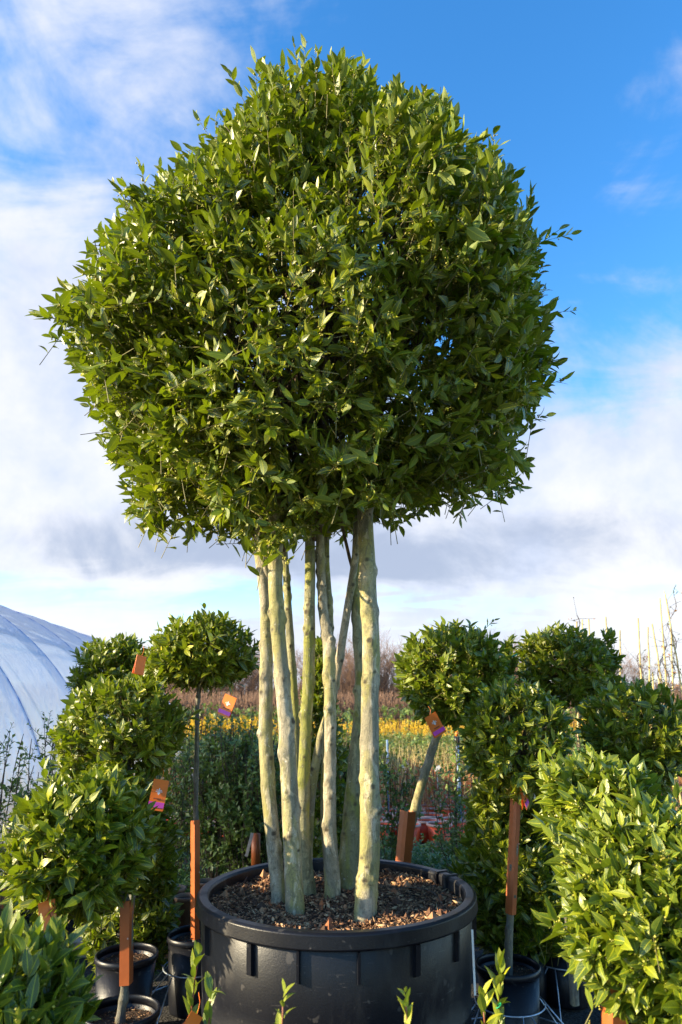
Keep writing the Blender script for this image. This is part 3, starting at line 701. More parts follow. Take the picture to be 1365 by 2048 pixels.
def big_crown():
    def cut(p):                        # the underside is drawn up a little round the stems
        return ~((p[:, 2] < CC[2] - 1.3 + 0.35 * ((p[:, 0]) ** 2)) & (np.abs(p[:, 0] - 0.02) < 0.55) & (rng.random(len(p)) < 0.45))
    crown(tree, big_surf, 7000, 0.099, M['bay'], CC, k=9, up=0.48, shoot=(0.13, 0.27), n_obj=300, inner=(0.70, 1.0), stray=0.05, bud=0.6, cut=cut, bud_r=0.0056, lumpy=0.065, light=0.07)
    # limbs carrying the crown
    segs_p, segs_q, segs_r = [], [], []
    for i, (tp, rr, q) in enumerate(stem_tops):
        for j in range(6):
            st = q[int(len(q) * rnd(0.80, 0.99))] if j else tp
            dv = norm(np.array([(tp[0] - CC[0]) * 0.6 + rnd(-1, 1), rnd(-0.9, 0.9), rnd(0.3, 1.3)])); e = CC + big_surf(dv[None])[0] * 0.80
            midp = st * 0.55 + e * 0.45 + np.array([0, 0, rnd(-.05, .12)])
            bark_tube('limb', [st, midp, e], [rr * 0.55 if j else rr * .95, rr * 0.4, 0.004], M['limb'], tree, 8, 22, 2, i * 9 + j, 0.02, 0.05)
            for s in range(26):
                t = rnd(0.25, 1); a_ = st * (1 - t) ** 2 + midp * 2 * t * (1 - t) + e * t * t
                b_ = a_ + norm(rng.normal(size=3) + np.array([0, 0, 0.5])) * rnd(0.15, 0.45)
                segs_p.append(a_); segs_q.append(b_); segs_r.append(rnd(0.002, 0.006))
    tag(sample_axis_mesh('branchlets', np.array(segs_p), np.array(segs_q), np.array(segs_r), M['limb'], tree, 5), kind='stuff')
big_crown()

# ------------------------------------------------------------------ small clipped bays
def small_pot(x, y, label, r=0.155, h=0.36, tilt=0.0, group='black pots of the small bays'):
    root = thing('plant_pot', (x, y, 0), label, 'plant pot', group)
    b = MB(); b.lathe([(0, 0), (r * 0.78, 0), (r * 0.80, 0.01), (r * 0.95, h - 0.03), (r * 0.90, h - 0.035), (r * 0.86, h - 0.09)], (x, y, 0), 40); b.build('pot_wall', M['pot'], root, True)
    m = MB(); m.lathe([(r * 0.93, h - 0.03), (r * 0.93, h - 0.004), (r * 0.96, h), (r, h - 0.004), (r * 1.01, h - 0.025), (r * 0.97, h - 0.032)], (x, y, 0), 48, closed=True); m.build('rim', M['pot'], root, True)
    V = []; f = []; nr, na = 8, 28
    for i in range(nr):
        for j in range(na):
            rr = r * 0.91 * (i + 0.01) / (nr - 1); a = 6.283 * j / na; V.append((x + rr * math.cos(a), y + rr * math.sin(a), h - 0.05 + rnd(-.004, .004)))
    for i in range(nr - 1):
        for j in range(na): f.append((i * na + j, (i + 1) * na + j, (i + 1) * na + (j + 1) % na, i * na + (j + 1) % na))
    s = MB().add(V, f).build('soil', M['soil'], root, True)
    n = 500; rr = r * .9 * np.sqrt(rng.random(n)); a = rng.random(n) * 6.283
    c = np.stack([x + rr * np.cos(a), y + rr * np.sin(a), np.full(n, h - 0.045)], 1); d = norm(rng.normal(size=(n, 3)) * [1, 1, .3])
    o = sample_axis_mesh('soil_crumbs', c, c + d * rng.uniform(.004, .014, (n, 1)), 0.0016, M['chip'], s); tag(o, kind='stuff')
    o.data.attributes['var'].data.foreach_set('value', np.repeat(rng.beta(1, 2, n), 6).astype(np.float32))
    return root
def wire_stand(x, y, label, r=0.165, z=0.20, rot=0.0, spread=0.17):
    root = thing('wire_stand', (x, y, 0), label, 'wire stand', 'galvanised wire pot stands')
    a = np.linspace(0, 2 * math.pi, 41); m = MB(); m.tube(np.stack([x + r * np.cos(a), y + r * np.sin(a), np.full(41, z)], 1), 0.0038, 6, False); m.build('ring', M['wire'], root, True)
    for k in range(4):
        c = rot + k * math.pi / 2; p0 = np.array([x + r * math.cos(c - .12), y + r * math.sin(c - .12), z]); p1 = np.array([x + r * math.cos(c + .12), y + r * math.sin(c + .12), z])
        f0 = np.array([x + (r + spread) * math.cos(c - .30), y + (r + spread) * math.sin(c - .30), 0.012]); f1 = np.array([x + (r + spread) * math.cos(c + .30), y + (r + spread) * math.sin(c + .30), 0.012])
        m = MB(); m.tube([p0, p0 * .5 + f0 * .5, f0, f0 * .97 + f1 * .03, f1 * .97 + f0 * .03, f1, p1 * .5 + f1 * .5, p1], 0.0036, 6); m.build('leg', M['wire'], root, True)
    return root
def guard(p0, p1, w, label, rot=0.0, open_=0.35):
    """folded plastic trunk guard: an angle channel, wider face to the front"""
    p0, p1 = np.asarray(p0), np.asarray(p1); ax = norm(p1 - p0); root = thing('trunk_guard', p0, label, 'trunk guard', 'brown plastic trunk guards')
    xx = norm(np.cross(np.array([0, 1.0, 0]), ax)); yy = np.cross(ax, xx); c, s = math.cos(rot), math.sin(rot)
    X = xx * c + yy * s; Y = -xx * s + yy * c; t = 0.003
    sec = [(-.5, .45), (-.5, -.12), (-.42, -.5), (.42, -.5), (.5, -.12), (.5, .45)]
    inn = [(x * (1 - 2 * t / w) if abs(x) > .1 else x, (y + (t / w if y < 0 else 0))) for x, y in sec]
    V = []; n = 7
    for i in range(n):
        c0 = p0 + (p1 - p0) * i / (n - 1)
        for q in sec + inn[::-1]: V.append(c0 + (X * q[0] + Y * q[1]) * w * (1 + 0.02 * math.sin(i * 1.7)))
    m = len(sec) * 2; f = [(i * m + j, i * m + (j + 1) % m, (i + 1) * m + (j + 1) % m, (i + 1) * m + j) for i in range(n - 1) for j in range(m)]
    for e in (0, (n - 1) * m):
        for j in range(len(sec) - 1): f.append((e + j, e + j + 1, e + m - 2 - j, e + m - 1 - j))
    MB().add(V, f).build('guard_panel', M['guard'], root)
    mb = MB(); hh = p0 + (p1 - p0) * 0.55 + Y * (-0.5 * w) + X * 0.3 * w; mb.tube([hh - Y * 0.001, hh - Y * 0.004], 0.0035, 8); mb.build('rivet', M['pale_rim'], root)
    return root
def stem_of(root, pts, r0, r1, knots=6, seed=1, mat='bark_small'):
    bark_tube('trunk', pts, [r0, (r0 + r1) / 2, r1], M[mat], root, 14, 60, knots, seed, 0.003, 0.05, 0.25)
def topiary(label, px, py, Y, rpx, base_px, shape='ball', squash=0.95, n=None, leaf=0.080, mat='bay', tr=0.015, light=0.0, n_obj=300, name='bay_topiary', base_y=None, via=None, lean=0, trunk=True, group='clipped bay trees in black pots', up=0.42, bud=0.35):
    c = P(px, py, Y); r = rpx * T(px, py, Y)
    by = base_y if base_y else Y; bx = P(base_px[0], base_px[1], by)[0] if base_px else c[0]
    root = thing(name, (bx, by, 0.30), label, 'tree', group)
    if via: stem_of(root, [np.array([bx, by, 0.28])] + [P(*v) for v in via] + [c], tr * 1.15, tr * 0.8, 6, int(px))
    elif trunk: stem_of(root, [np.array([bx, by, 0.28]), np.array([bx + (c[0] - bx) * .08 + lean, by + (c[1] - by) * .1, 0.3 + (c[2] - 0.3) * .6]), c + np.array([0, 0, 0.1 * r])], tr * 1.15, tr * 0.8, 6, int(px))
    if shape == 'ball':
        surf = lambda d: d * np.array([r, r, r * squash])
    elif shape == 'dome':
        surf = lambda d: d * np.stack([np.full(len(d), r), np.full(len(d), r), np.where(d[:, 2] > 0, r * squash, r * squash * 0.45)], 1)
    nn = n or int(20.0 * r * r / 0.0049)
    crown(root, surf, nn, leaf, M[mat], c, k=8, up=up, shoot=(0.07, 0.15), n_obj=n_obj, inner=(0.62, 0.97), light=light, bud=bud, bud_r=0.0042)
    # inner branches
    pts, q = [], []
    for i in range(60):
        d = norm(rng.normal(size=3)); pts.append(c + d * 0.02 - np.array([0, 0, 0.2 * r])); q.append(c + surf(d[None])[0] * 0.75)
    tag(sample_axis_mesh('branchlets', np.array(pts), np.array(q), 0.005, M['limb'], root, 4), kind='stuff')
    return root, c, r
def cone_bay(label, px, Y, z0, z1, r0, n, leaf=0.085, light=-0.08, power=0.8, n_obj=300, mat='bay', bud=.2, lean=0.0):
    x = P(px, 1500, Y)[0]; root = thing('conical_bay', (x, Y, 0.3), label, 'tree', 'conical bays in black pots')
    stem_of(root, [np.array([x, Y, 0.28]), np.array([x, Y, (z0 + z1) / 2]), np.array([x + lean, Y, z1 - 0.1])], 0.014, 0.004, 4, int(px))
    h = rng.random(n) ** 1.25; z = z0 + (z1 - z0) * h; a = rng.random(n) * 6.283; s = 0.45 + 0.55 * rng.random(n) ** .5
    rr = r0 * (1 - h) ** power * s * (0.55 + 0.45 * np.minimum(1, h * 6)) * (1 + 0.12 * np.sin(a * 3 + z * 9))
    p = np.stack([x + lean * h + rr * np.cos(a), Y + rr * np.sin(a), z], 1)
    out = np.stack([np.cos(a), np.sin(a), np.zeros(n)], 1); dr = norm(out * 0.55 + np.array([0, 0, 0.6]) + rng.normal(0, .25, (n, 3)))
    ln = rng.uniform(0.08, 0.17, n); p0 = p - dr * (ln * .7)[:, None]
    b, X, L, Z, size, t = shoots(p0, dr, ln, 8, leaf)
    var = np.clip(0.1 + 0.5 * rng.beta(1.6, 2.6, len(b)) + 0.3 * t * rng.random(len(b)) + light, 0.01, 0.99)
    bi = rng.integers(0, len(b), int(n * bud * 6)); buds = b[bi] + rng.normal(0, .008, (len(bi), 3))
    foliage(root, (b, X, L, Z, size), M[mat], var, n_obj, buds if len(bi) else None, (p0 - dr * .05, p0 + dr * ln[:, None], 0.0024, M['twig']))
    return root

def hang_tag(px, py, Y, w, h, rot, yaw, label, curl=0.15, parts=True, dark=False):
    """folded orange plant label: two leaves joined at the top, pink band, white emblem, dark print"""
    c = P(px, py, Y); root = thing('plant_label', c, label, 'plant label', 'orange plant labels')
    Rm = np.array(Matrix.Rotation(yaw, 3, 'Z') @ Matrix.Rotation(rot, 3, 'Y'))
    def sheet(name, x0, x1, z0, z1, off, mat, side=-1):
        n = 17; V = []; f = []
        for i in range(n):
            z = z0 + (z1 - z0) * i / (n - 1); yb = side * (off + curl * h * ((0.5 - z / h) ** 2) * 0.6)
            for x in (x0, x1): V.append(Rm @ np.array([x, yb - 0.0006 * side, z]) + c)
            for x in (x1, x0): V.append(Rm @ np.array([x, yb + 0.0006 * side, z]) + c)
        for i in range(n - 1):
            for j in range(4): f.append((i * 4 + j, i * 4 + (j + 1) % 4, (i + 1) * 4 + (j + 1) % 4, (i + 1) * 4 + j))
        f += [(3, 2, 1, 0), tuple((n - 1) * 4 + j for j in range(4))]
        MB().add(V, f).build(name, M[mat], root)
    sheet('front_leaf', -w / 2, w / 2, -h / 2, h / 2, 0.0, 'orange', -1)
    sheet('back_leaf', -w / 2, w / 2, -h / 2, h / 2, 0.0015, 'orange', 1)
    if parts:
        sheet('pink_band', -w / 2, w / 2, -h * .40, -h * .23, 0.003, 'magenta')
        for k in range(7):
            x0 = -w * .24 + k * w * .07; sheet('print_mark', x0, x0 + w * .045, -h * .145, -h * .105, 0.003, 'ink')
        for (dx, z0, z1, ww) in ((-.22, .10, .12, .44), (-.17, .145, .165, .34), (-.03, .0, .22, .06), (-.09, .04, .09, .18)):
            sheet('emblem', w * dx, w * (dx + ww), h * z0, h * z1, 0.003, 'white')
    top = c + Rm @ np.array([0, 0, h / 2]); m = MB(); m.tube(wobble_path([top, top + [0.004, 0.01, .03], top + [-.004, .03, .05]], 8, .001, 1), 0.0012, 5); m.build('tie', M['orange'], root)
    return root

TOP = {}
def stand_plant(x, y, desc, rot=0.3):
    small_pot(x, y, 'round black plastic pot ' + desc); wire_stand(x, y, 'galvanised wire stand ringing the black pot ' + desc, rot=rot)
# left side
r_, c_, rr_ = topiary('wide flat-bottomed bay dome on a thin straight stem left of the big tree', 405, 1325, 4.2, 112, (393, 1850), 'dome', 0.82, via=[(391, 1878, 4.2), (392, 1640, 4.2), (395, 1430, 4.2)], light=0.03, tr=0.014, bud=.7)
stand_plant(P(393, 1850, 4.2)[0], 4.2, 'under the tall left bay dome', 0.9)
guard(P(391, 1878, 4.195), P(391, 1640, 4.195), 0.040, 'tall reddish brown guard on the thin stem left of the big pot', 0.75)
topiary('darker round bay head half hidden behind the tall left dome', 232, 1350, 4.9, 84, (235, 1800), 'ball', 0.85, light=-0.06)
small_pot(P(235, 1800, 4.9)[0], 4.9, 'black pot under the darker bay head at the far left')
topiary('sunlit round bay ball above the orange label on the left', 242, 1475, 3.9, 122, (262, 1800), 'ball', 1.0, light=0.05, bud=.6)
small_pot(P(262, 1800, 3.9)[0], 3.9, 'black pot hidden under the left bay ball')
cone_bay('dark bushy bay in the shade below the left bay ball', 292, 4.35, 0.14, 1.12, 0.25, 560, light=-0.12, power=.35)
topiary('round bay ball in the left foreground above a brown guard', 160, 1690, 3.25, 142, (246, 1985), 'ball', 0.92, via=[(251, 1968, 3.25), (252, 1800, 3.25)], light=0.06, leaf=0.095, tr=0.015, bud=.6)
gx0 = P(246, 1985, 3.25)[0]
stand_plant(gx0, 3.25, 'in the left foreground', 0.5)
guard(P(252, 1968, 3.245), P(253, 1800, 3.245), 0.048, 'orange brown guard below the left foreground bay ball', 0.0)
# right side
c = P(905, 1350, 4.6); r = 112 * T(905, 1350, 4.6)
gr = thing('bay_topiary', P(800, 1830, 4.6), 'round bay head on a stem leaning to the right behind the big pot', 'tree', 'clipped bay trees in black pots')
stem_of(gr, [P(785, 1800, 4.6), P(838, 1590, 4.6), P(892, 1420, 4.6)], 0.030, 0.026, 5, 12, 'bark')
crown(gr, lambda d: d * np.array([r, r, r * 0.88]), int(20 * r * r / 0.0049), 0.088, M['bay_light'], c, k=8, up=.4, shoot=(.07, .15), n_obj=300, inner=(.6, .97), light=-0.02, bud=.7)
small_pot(P(775, 1860, 4.6)[0], 4.6, 'black pot of the leaning bay behind the big pot')
guard(P(800, 1800, 4.55), P(817, 1622, 4.55), 0.074, 'reddish brown guard on the leaning stem behind the big pot', 0.6)
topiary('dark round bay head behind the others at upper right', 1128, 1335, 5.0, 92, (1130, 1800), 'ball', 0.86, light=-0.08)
small_pot(P(1130, 1800, 5.0)[0], 5.0, 'black pot under the dark bay head at upper right')
topiary('round bay ball on a stem with an orange brown guard right of the big pot', 1035, 1480, 3.75, 108, (1016, 1965), 'ball', 1.02, via=[(1021, 1828, 3.75), (1032, 1600, 3.75)], light=-0.03, tr=0.017, bud=.3)
stand_plant(P(1018, 1965, 3.75)[0], 3.75, 'right of the big pot', 0.25)
guard(P(1022, 1828, 3.745), P(1033, 1575, 3.745), 0.040, 'bright orange brown guard on the stem right of the big pot', 0.7)
topiary('round bay head at the right edge below the bamboo canes', 1278, 1475, 3.95, 112, (1275, 1900), 'ball', 0.92, light=0.0)
small_pot(P(1275, 1900, 3.95)[0], 3.95, 'black pot under the bay head at the right edge')
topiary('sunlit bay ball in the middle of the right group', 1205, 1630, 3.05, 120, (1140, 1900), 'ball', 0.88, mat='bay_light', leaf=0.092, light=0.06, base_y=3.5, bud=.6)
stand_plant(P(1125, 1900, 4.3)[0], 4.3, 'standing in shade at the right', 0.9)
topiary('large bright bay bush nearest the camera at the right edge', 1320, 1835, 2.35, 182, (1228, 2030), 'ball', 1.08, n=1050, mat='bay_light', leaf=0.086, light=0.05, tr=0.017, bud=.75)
small_pot(P(1205, 2085, 2.35)[0], 2.35, 'black pot at the bottom right under the bright bay bush')
guard(P(1232, 2110, 2.30), P(1226, 1880, 2.30), 0.055, 'reddish brown guard below the bright bay bush at bottom right', 0.2)
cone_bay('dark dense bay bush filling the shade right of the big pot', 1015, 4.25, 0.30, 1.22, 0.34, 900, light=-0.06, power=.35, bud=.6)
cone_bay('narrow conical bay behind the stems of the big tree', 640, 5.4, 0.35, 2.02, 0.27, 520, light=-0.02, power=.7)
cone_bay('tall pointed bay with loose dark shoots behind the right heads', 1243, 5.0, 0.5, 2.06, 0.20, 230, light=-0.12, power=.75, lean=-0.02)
cone_bay('upright bay shoots between the two upper right heads', 1032, 4.9, 0.9, 2.0, 0.10, 90, light=-0.02, power=.7)
for px_, y_, d_ in ((292, 4.35, 'under the shaded left bush'), (1015, 4.25, 'under the dark dense bush'), (640, 5.4, 'of the conical bay behind the stems'), (1243, 5.0, 'of the tall pointed bay'), (1032, 4.9, 'of the upright bay shoots')):
    small_pot(P(px_, 1500, y_)[0], y_, 'black pot ' + d_)
# near bottom left bush
cl = P(15, 2010, 2.15)
nb = thing('young_bay', (cl[0], cl[1], 0.3), 'bushy young bay with long leaves at the bottom left corner', 'shrub', 'young bay plants')
crown(nb, lambda d: d * np.array([.22, .22, .30]), 300, 0.105, M['bay'], cl + [0, 0, -.12], k=7, up=.7, shoot=(.12, .22), n_obj=300, inner=(.3, .95), light=0.02, bud=.15, spread=(22, 55))
small_pot(cl[0], cl[1], 'black pot under the young bay at the bottom left corner')

# labels
hang_tag(317, 1590, 3.70, 0.078, 0.145, R(9), 0.15, 'orange hanging label with a pink band below the left bay ball')
hang_tag(455, 1412, 3.95, 0.075, 0.115, R(20), -0.25, 'orange label with a pink band under the tall left dome')
hang_tag(280, 1330, 3.72, 0.062, 0.10, R(10), 0.9, 'plain orange folded label on top of the left bay heads', parts=False)
hang_tag(871, 1450, 4.25, 0.080, 0.13, R(-28), 0.2, 'bright orange label with a pink band on the leaning stem')
hang_tag(1048, 1592, 3.60, 0.050, 0.12, R(-22), 1.0, 'narrow orange label twisted edge-on beside the right guard')
hang_tag(95, 1830, 3.0, 0.062, 0.10, R(-10), 0.5, 'orange label between the leaves at lower left', parts=False, curl=.5)
hang_tag(385, 2046, 2.5, 0.045, 0.05, R(35), 0.4, 'small orange label on the young shoot at the bottom', parts=False)
for (px_, py_, Y_, h_, ro, lb) in ((268, 1575, 3.72, .16, -4, 'thin white label strip hanging beside the left bay ball'), (1067, 1583, 3.68, .09, -12, 'white paper strip behind the twisted orange label'), (948, 1925, 3.2, .24, 0, 'long white label strip hanging beside the right side of the big pot')):
    m = MB(); m.box(P(px_, py_, Y_), (0.009, 0.0015, h_), Matrix.Rotation(R(ro), 3, 'Y')); tag(m.build('label_strip', M['white']), lb, 'label strip')

# ------------------------------------------------------------------ young shoots at the bottom edge
def young_shoot(px, py, Y, h_vis, n, leaf, label, r=0.03, light=.2):
    tip = P(px, py, Y); root = thing('young_bay', (tip[0], Y, 0), label, 'shrub', 'young bay plants')
    m = MB(); q = wobble_path([np.array([tip[0] + .02, Y, 0]), np.array([tip[0] - .01, Y, tip[2] * .6]), tip - [0, 0, 0.02]], 20, .004, int(px)); m.tube(q, np.linspace(.006, .0022, 20), 6); m.build('stem', M['shoot_red'], root, True)
    z = tip[2] - 0.01 - np.linspace(0, 1, n) ** 1.1 * h_vis; p = np.stack([np.interp(z, q[:, 2], q[:, 0]), np.full(n, Y), z], 1)
    d = np.tile([[0.0, 0, 1.0]], (n, 1)) + rng.normal(0, .1, (n, 3)); d = norm(d)
    b, X, L, Z, size, t = shoots(p, d, np.full(n, .02), 2, leaf, (14, 44))
    var = np.clip(.45 + .3 * rng.random(len(b)) + light * (1 - (tip[2] - b[:, 2]) / h_vis), .05, .97)
    foliage(root, (b, X, L, Z, size), M['bay_light'], var, 60)
young_shoot(565, 1990, 2.0, .35, 12, .050, 'lone leafy shoot in front of the big pot, left of its middle')
young_shoot(812, 1994, 1.9, .35, 14, .050, 'bright yellow green shoot in front of the big pot, right of its middle', light=.4)
young_shoot(998, 1938, 2.5, .45, 20, .068, 'reddish young shoot in front of the pot right of the big pot')
young_shoot(396, 1915, 2.6, .5, 16, .085, 'dark young shoot beside the left edge of the big pot', light=0)
young_shoot(972, 2000, 2.4, .4, 12, .08, 'short leafy shoot left of the reddish young shoot at bottom right')
young_shoot(420, 1985, 2.5, .4, 12, .08, 'short leafy shoot at the foot of the big pot on its left', light=0)
m = MB(); cg = P(998, 2012, 2.49); a = np.linspace(0, 6.28, 16); m.tube(np.stack([cg[0] + .008 * np.cos(a), cg[1] + .008 * np.sin(a), cg[2] + .006 * np.cos(a)], 1), .002, 5, False)
tag(m.build('plant_tie', M['green_tie']), 'green plastic tie round the reddish young shoot', 'plant tie')
m = MB(); cg = P(1030, 1311, 4.75); m.tube(np.stack([cg[0] + .016 * np.cos(a), cg[1] + .016 * np.sin(a), cg[2] + .008 * np.cos(a)], 1), .005, 5, False)
tag(m.build('plant_tie', M['green_tie']), 'green tie on the upright bay shoots at upper right', 'plant tie')

# ------------------------------------------------------------------ loose small-leaved shrubs
def loose_shrub(px, Y, h, w, stems, leaf, label, mat='privet', z0=0.0, dens=1.0, n_obj=0, group='small-leaved shrubs', name='loose_shrub'):
    x0 = P(px, 1500, Y)[0]; root = thing(name, (x0, Y, 0), label, 'shrub', group)
    base, X, L, Z, size, var = [], [], [], [], [], []; tp, tq, tr_ = [], [], []
    for i in range(stems):
        a = rnd(0, 6.28); sp = w * math.sqrt(random.random()); hh = h * rnd(.65, 1.0)
        e = np.array([x0 + sp * math.cos(a), Y + sp * math.sin(a), hh]); b0 = np.array([x0 + .25 * sp * math.cos(a), Y + .25 * sp * math.sin(a), 0.02])
        q = wobble_path([b0, b0 * .5 + e * .5 + rng.normal(0, .03, 3), e], 12, .01, i)
        tp += list(q[:-1]); tq += list(q[1:]); tr_ += [0.004] * 11
        for s in range(int(9 * dens)):
            t = rnd(.2, 1); k = min(11, int(t * 11)); st = q[k]; d = norm(norm(q[min(11, k + 1)] - q[k - 1]) * .7 + rng.normal(0, .5, 3) + [0, 0, .25]); ln = rnd(.08, .26) * h / 1.3
            tp.append(st); tq.append(st + d * ln); tr_.append(.002)
            bb, XX, LL, ZZ, ss, tt = shoots(st[None], d[None], np.array([ln]), 11, leaf, (35, 75))
            base.append(bb); X.append(XX); L.append(LL); Z.append(ZZ); size.append(ss); var.append(rng.beta(1.5, 2.2, len(bb)))
    f = [np.concatenate(v) for v in (base, X, L, Z, size, var)]
    me = instances_to_mesh('foliage', *f[:5], f[5], VAR_LO, rng.integers(0, 3, len(f[0])), M[mat], (x0, Y, 0))
    o = bpy.data.objects.new('foliage', me); link(o, root); tag(o, kind='stuff')
    o = sample_axis_mesh('branches', np.array(tp), np.array(tq), np.array(tr_), M['twig_dark'], root, 4); tag(o, kind='stuff')
    return root
for k, (px_, Y_, h_, w_, st_, lb) in enumerate([
    (30, 4.6, 1.42, .22, 15, 'tall thin small-leaved shrub at the left edge before the polytunnel'), (95, 4.7, 1.50, .16, 12, 'wispy small-leaved shrub standing against the polytunnel wall'),
    (445, 6.3, 1.50, .34, 44, 'dense small-leaved shrub just right of the thin left stem'), (505, 6.0, 1.40, .28, 40, 'small-leaved shrub directly left of the big tree stems'),
    (375, 6.6, 1.45, .24, 16, 'small-leaved shrub seen left of the thin left stem'), (548, 6.4, 1.25, .25, 24, 'small-leaved shrub behind the left stems of the big tree'),
    (690, 6.6, 1.45, .25, 30, 'small-leaved shrub between the middle stems of the big tree'), (790, 6.2, 1.22, .22, 8, 'open small-leaved shrub just right of the thick right stem'),
    (905, 6.4, 1.30, .24, 9, 'open small-leaved shrub behind the leaning stem'), (1180, 6.0, 1.35, .3, 24, 'pale leafy shrub in the gap under the dark upper right head')]):
    loose_shrub(px_, Y_, h_, w_, int(st_ * (1.3 if k > 1 else 1)), 0.058 if k > 1 else .045, lb, 'privet' if k < 9 else 'cover')

# ground cover
def cover(name, x0, x1, y0, y1, n, h, leaf, mat, label=None, cat=None, gap=0.3):
    p = np.stack([rng.uniform(x0, x1, n), rng.uniform(y0, y1, n), np.zeros(n)], 1)
    k = np.sin(p[:, 0] * 5.3) * np.cos(p[:, 1] * 4.1 + p[:, 0]) * .5 + np.sin(p[:, 0] * 13 + p[:, 1] * 9) * .3
    p[:, 2] = h * (0.55 + .35 * k) * rng.uniform(.4, 1.1, n); p = p[k > -1 + gap]; m = len(p)
    d = norm(rng.normal(0, .5, (m, 3)) + [0, 0, 1.0]); b, X, L, Z, size, t = shoots(p, d, np.full(m, leaf), 6, leaf, (40, 80))
    me = instances_to_mesh(name, b, X, L, Z, size, rng.beta(1.5, 2, len(b)), VAR_LO, rng.integers(0, 3, len(b)), M[mat], (0, 0, 0))
    o = bpy.data.objects.new(name, me); link(o); tag(o, label, cat, kind='stuff'); return o
cover('ground_cover', -3.2, 3.0, 5.4, 7.9, 9000, .24, .05, 'cover', 'low glossy green ground cover plants behind the big pot', 'ground cover')
cover('olive_plants', -5, 7, 12.5, 19, 8000, .80, .075, 'olive', 'low olive green nursery plants beyond the orange pots', 'plants')
cover('green_plants', -5, 7, 15.5, 18, 3500, 1.0, .085, 'privet', 'taller dark green nursery plants in the middle of the beds', 'plants', gap=.8)
cover('dry_plants', -5, 7, 9.6, 14.5, 5200, .62, .06, 'dry', 'brown dry nursery plants in rows beyond the orange pots', 'plants')
cover('pale_plants', -8, 12, 19, 25, 6500, .55, .10, 'olive', 'pale green plant rows in front of the yellow shrubs', 'plants')
# dry upright stems and grasses
def stalks(name, x0, x1, y0, y1, n, h, r, mat, label, cat):
    p = np.stack([rng.uniform(x0, x1, n), rng.uniform(y0, y1, n), np.zeros(n)], 1); d = norm(rng.normal(0, .16, (n, 3)) + [0, 0, 1.0])
    q = p + d * (h * rng.uniform(.4, 1.0, n))[:, None]; o = sample_axis_mesh(name, p, q, r, mat, None); tag(o, label, cat, kind='stuff')
stalks('dry_stalks', -4.5, 5.5, 9.2, 15, 1500, .85, .007, M['cane'], 'straw coloured dry stalks standing over the nursery beds', 'dry stalks')
stalks('reddish_stalks', -4.5, 5.5, 9.0, 12, 3500, .70, .006, simple('red_stem', (.33, .10, .035), .8, .4, 2, 0), 'rusty brown thin stems standing in the orange pots', 'dry stalks')
stalks('yellow_stalks', -9, 12, 25, 29, 1500, .90, .014, M['yellow'], 'bright yellow stems of the far shrubs', 'shrub stems')

# orange plastic pots in rows
def orange_pot(x, y, first=[None]):
    lab = 'orange plastic pot with a pale rim in the rows behind the big pot'
    if first[0] is None:
        root = thing('orange_pot', (x, y, 0), lab, 'plant pot', 'orange pots standing in rows')
        MB().lathe([(0, 0), (.115, 0), (.118, .01), (.138, .215), (.132, .215), (.128, .18)], (x, y, 0), 28).build('pot_wall', M['terracotta'], root, True)
        MB().lathe([(.137, .205), (.137, .232), (.148, .234), (.150, .208)], (x, y, 0), 28, closed=True).build('rim', M['pale_rim'], root, True)
        MB().lathe([(0, .20), (.05, .208), (.10, .198), (.130, .20)], (x, y, 0), 20).build('soil', M['soil'], root, True)
        first[0] = root; return root
    r = first[0].copy(); COL.objects.link(r); r.location = (x, y, 0); r.rotation_euler = (0, 0, rnd(0, 6))
    for ch in first[0].children: c_ = ch.copy(); COL.objects.link(c_); c_.parent = r
    return r
rows = []
for j in range(8):
    for i in range(17):
        x = -2.6 + i * .34 + (j % 2) * .17 + rnd(-.04, .04); y = 8.35 + j * .33 + rnd(-.05, .05)
        px_, py_, _ = project(np.array([[x, y, .2]]))
        if (325 < px_[0] < 560 or 740 < px_[0] < 935) and random.random() < .9: rows.append((x, y))
side = {}
for (x, y) in rows:
    px_ = project(np.array([[x, y, .2]]))[0][0]; row = 'front' if y < 8.9 else ('middle' if y < 9.9 else 'back')
    orange_pot(x, y)['label'] = 'orange plastic pot with a pale rim in the ' + row + ' rows, ' + ('left of the tree stems' if px_ < 600 else 'right of the tree stems')
for (px_, py_, Y_, lb) in ((372, 1792, 4.75, 'small tan pot beside the tall left guard'), (350, 1775, 4.9, 'small tan pot left of the tall left guard'), (412, 1762, 5.0, 'small tan pot just right of the tall left guard')):
    c = P(px_, py_, Y_); root = thing('tan_pot', (c[0], Y_, 0), lb, 'plant pot', 'small tan pots by the left guard'); h = c[2]
    MB().lathe([(0, 0), (.05, 0), (.066, h - .02), (.072, h - .02), (.074, h), (.066, h), (.062, h - .03)], (c[0], Y_, 0), 24).build('pot_wall', M['tan_pot'], root, True)
    MB().lathe([(0, h - .015), (.04, h - .02), (.063, h - .02)], (c[0], Y_, 0), 16).build('soil', M['soil'], root, True)
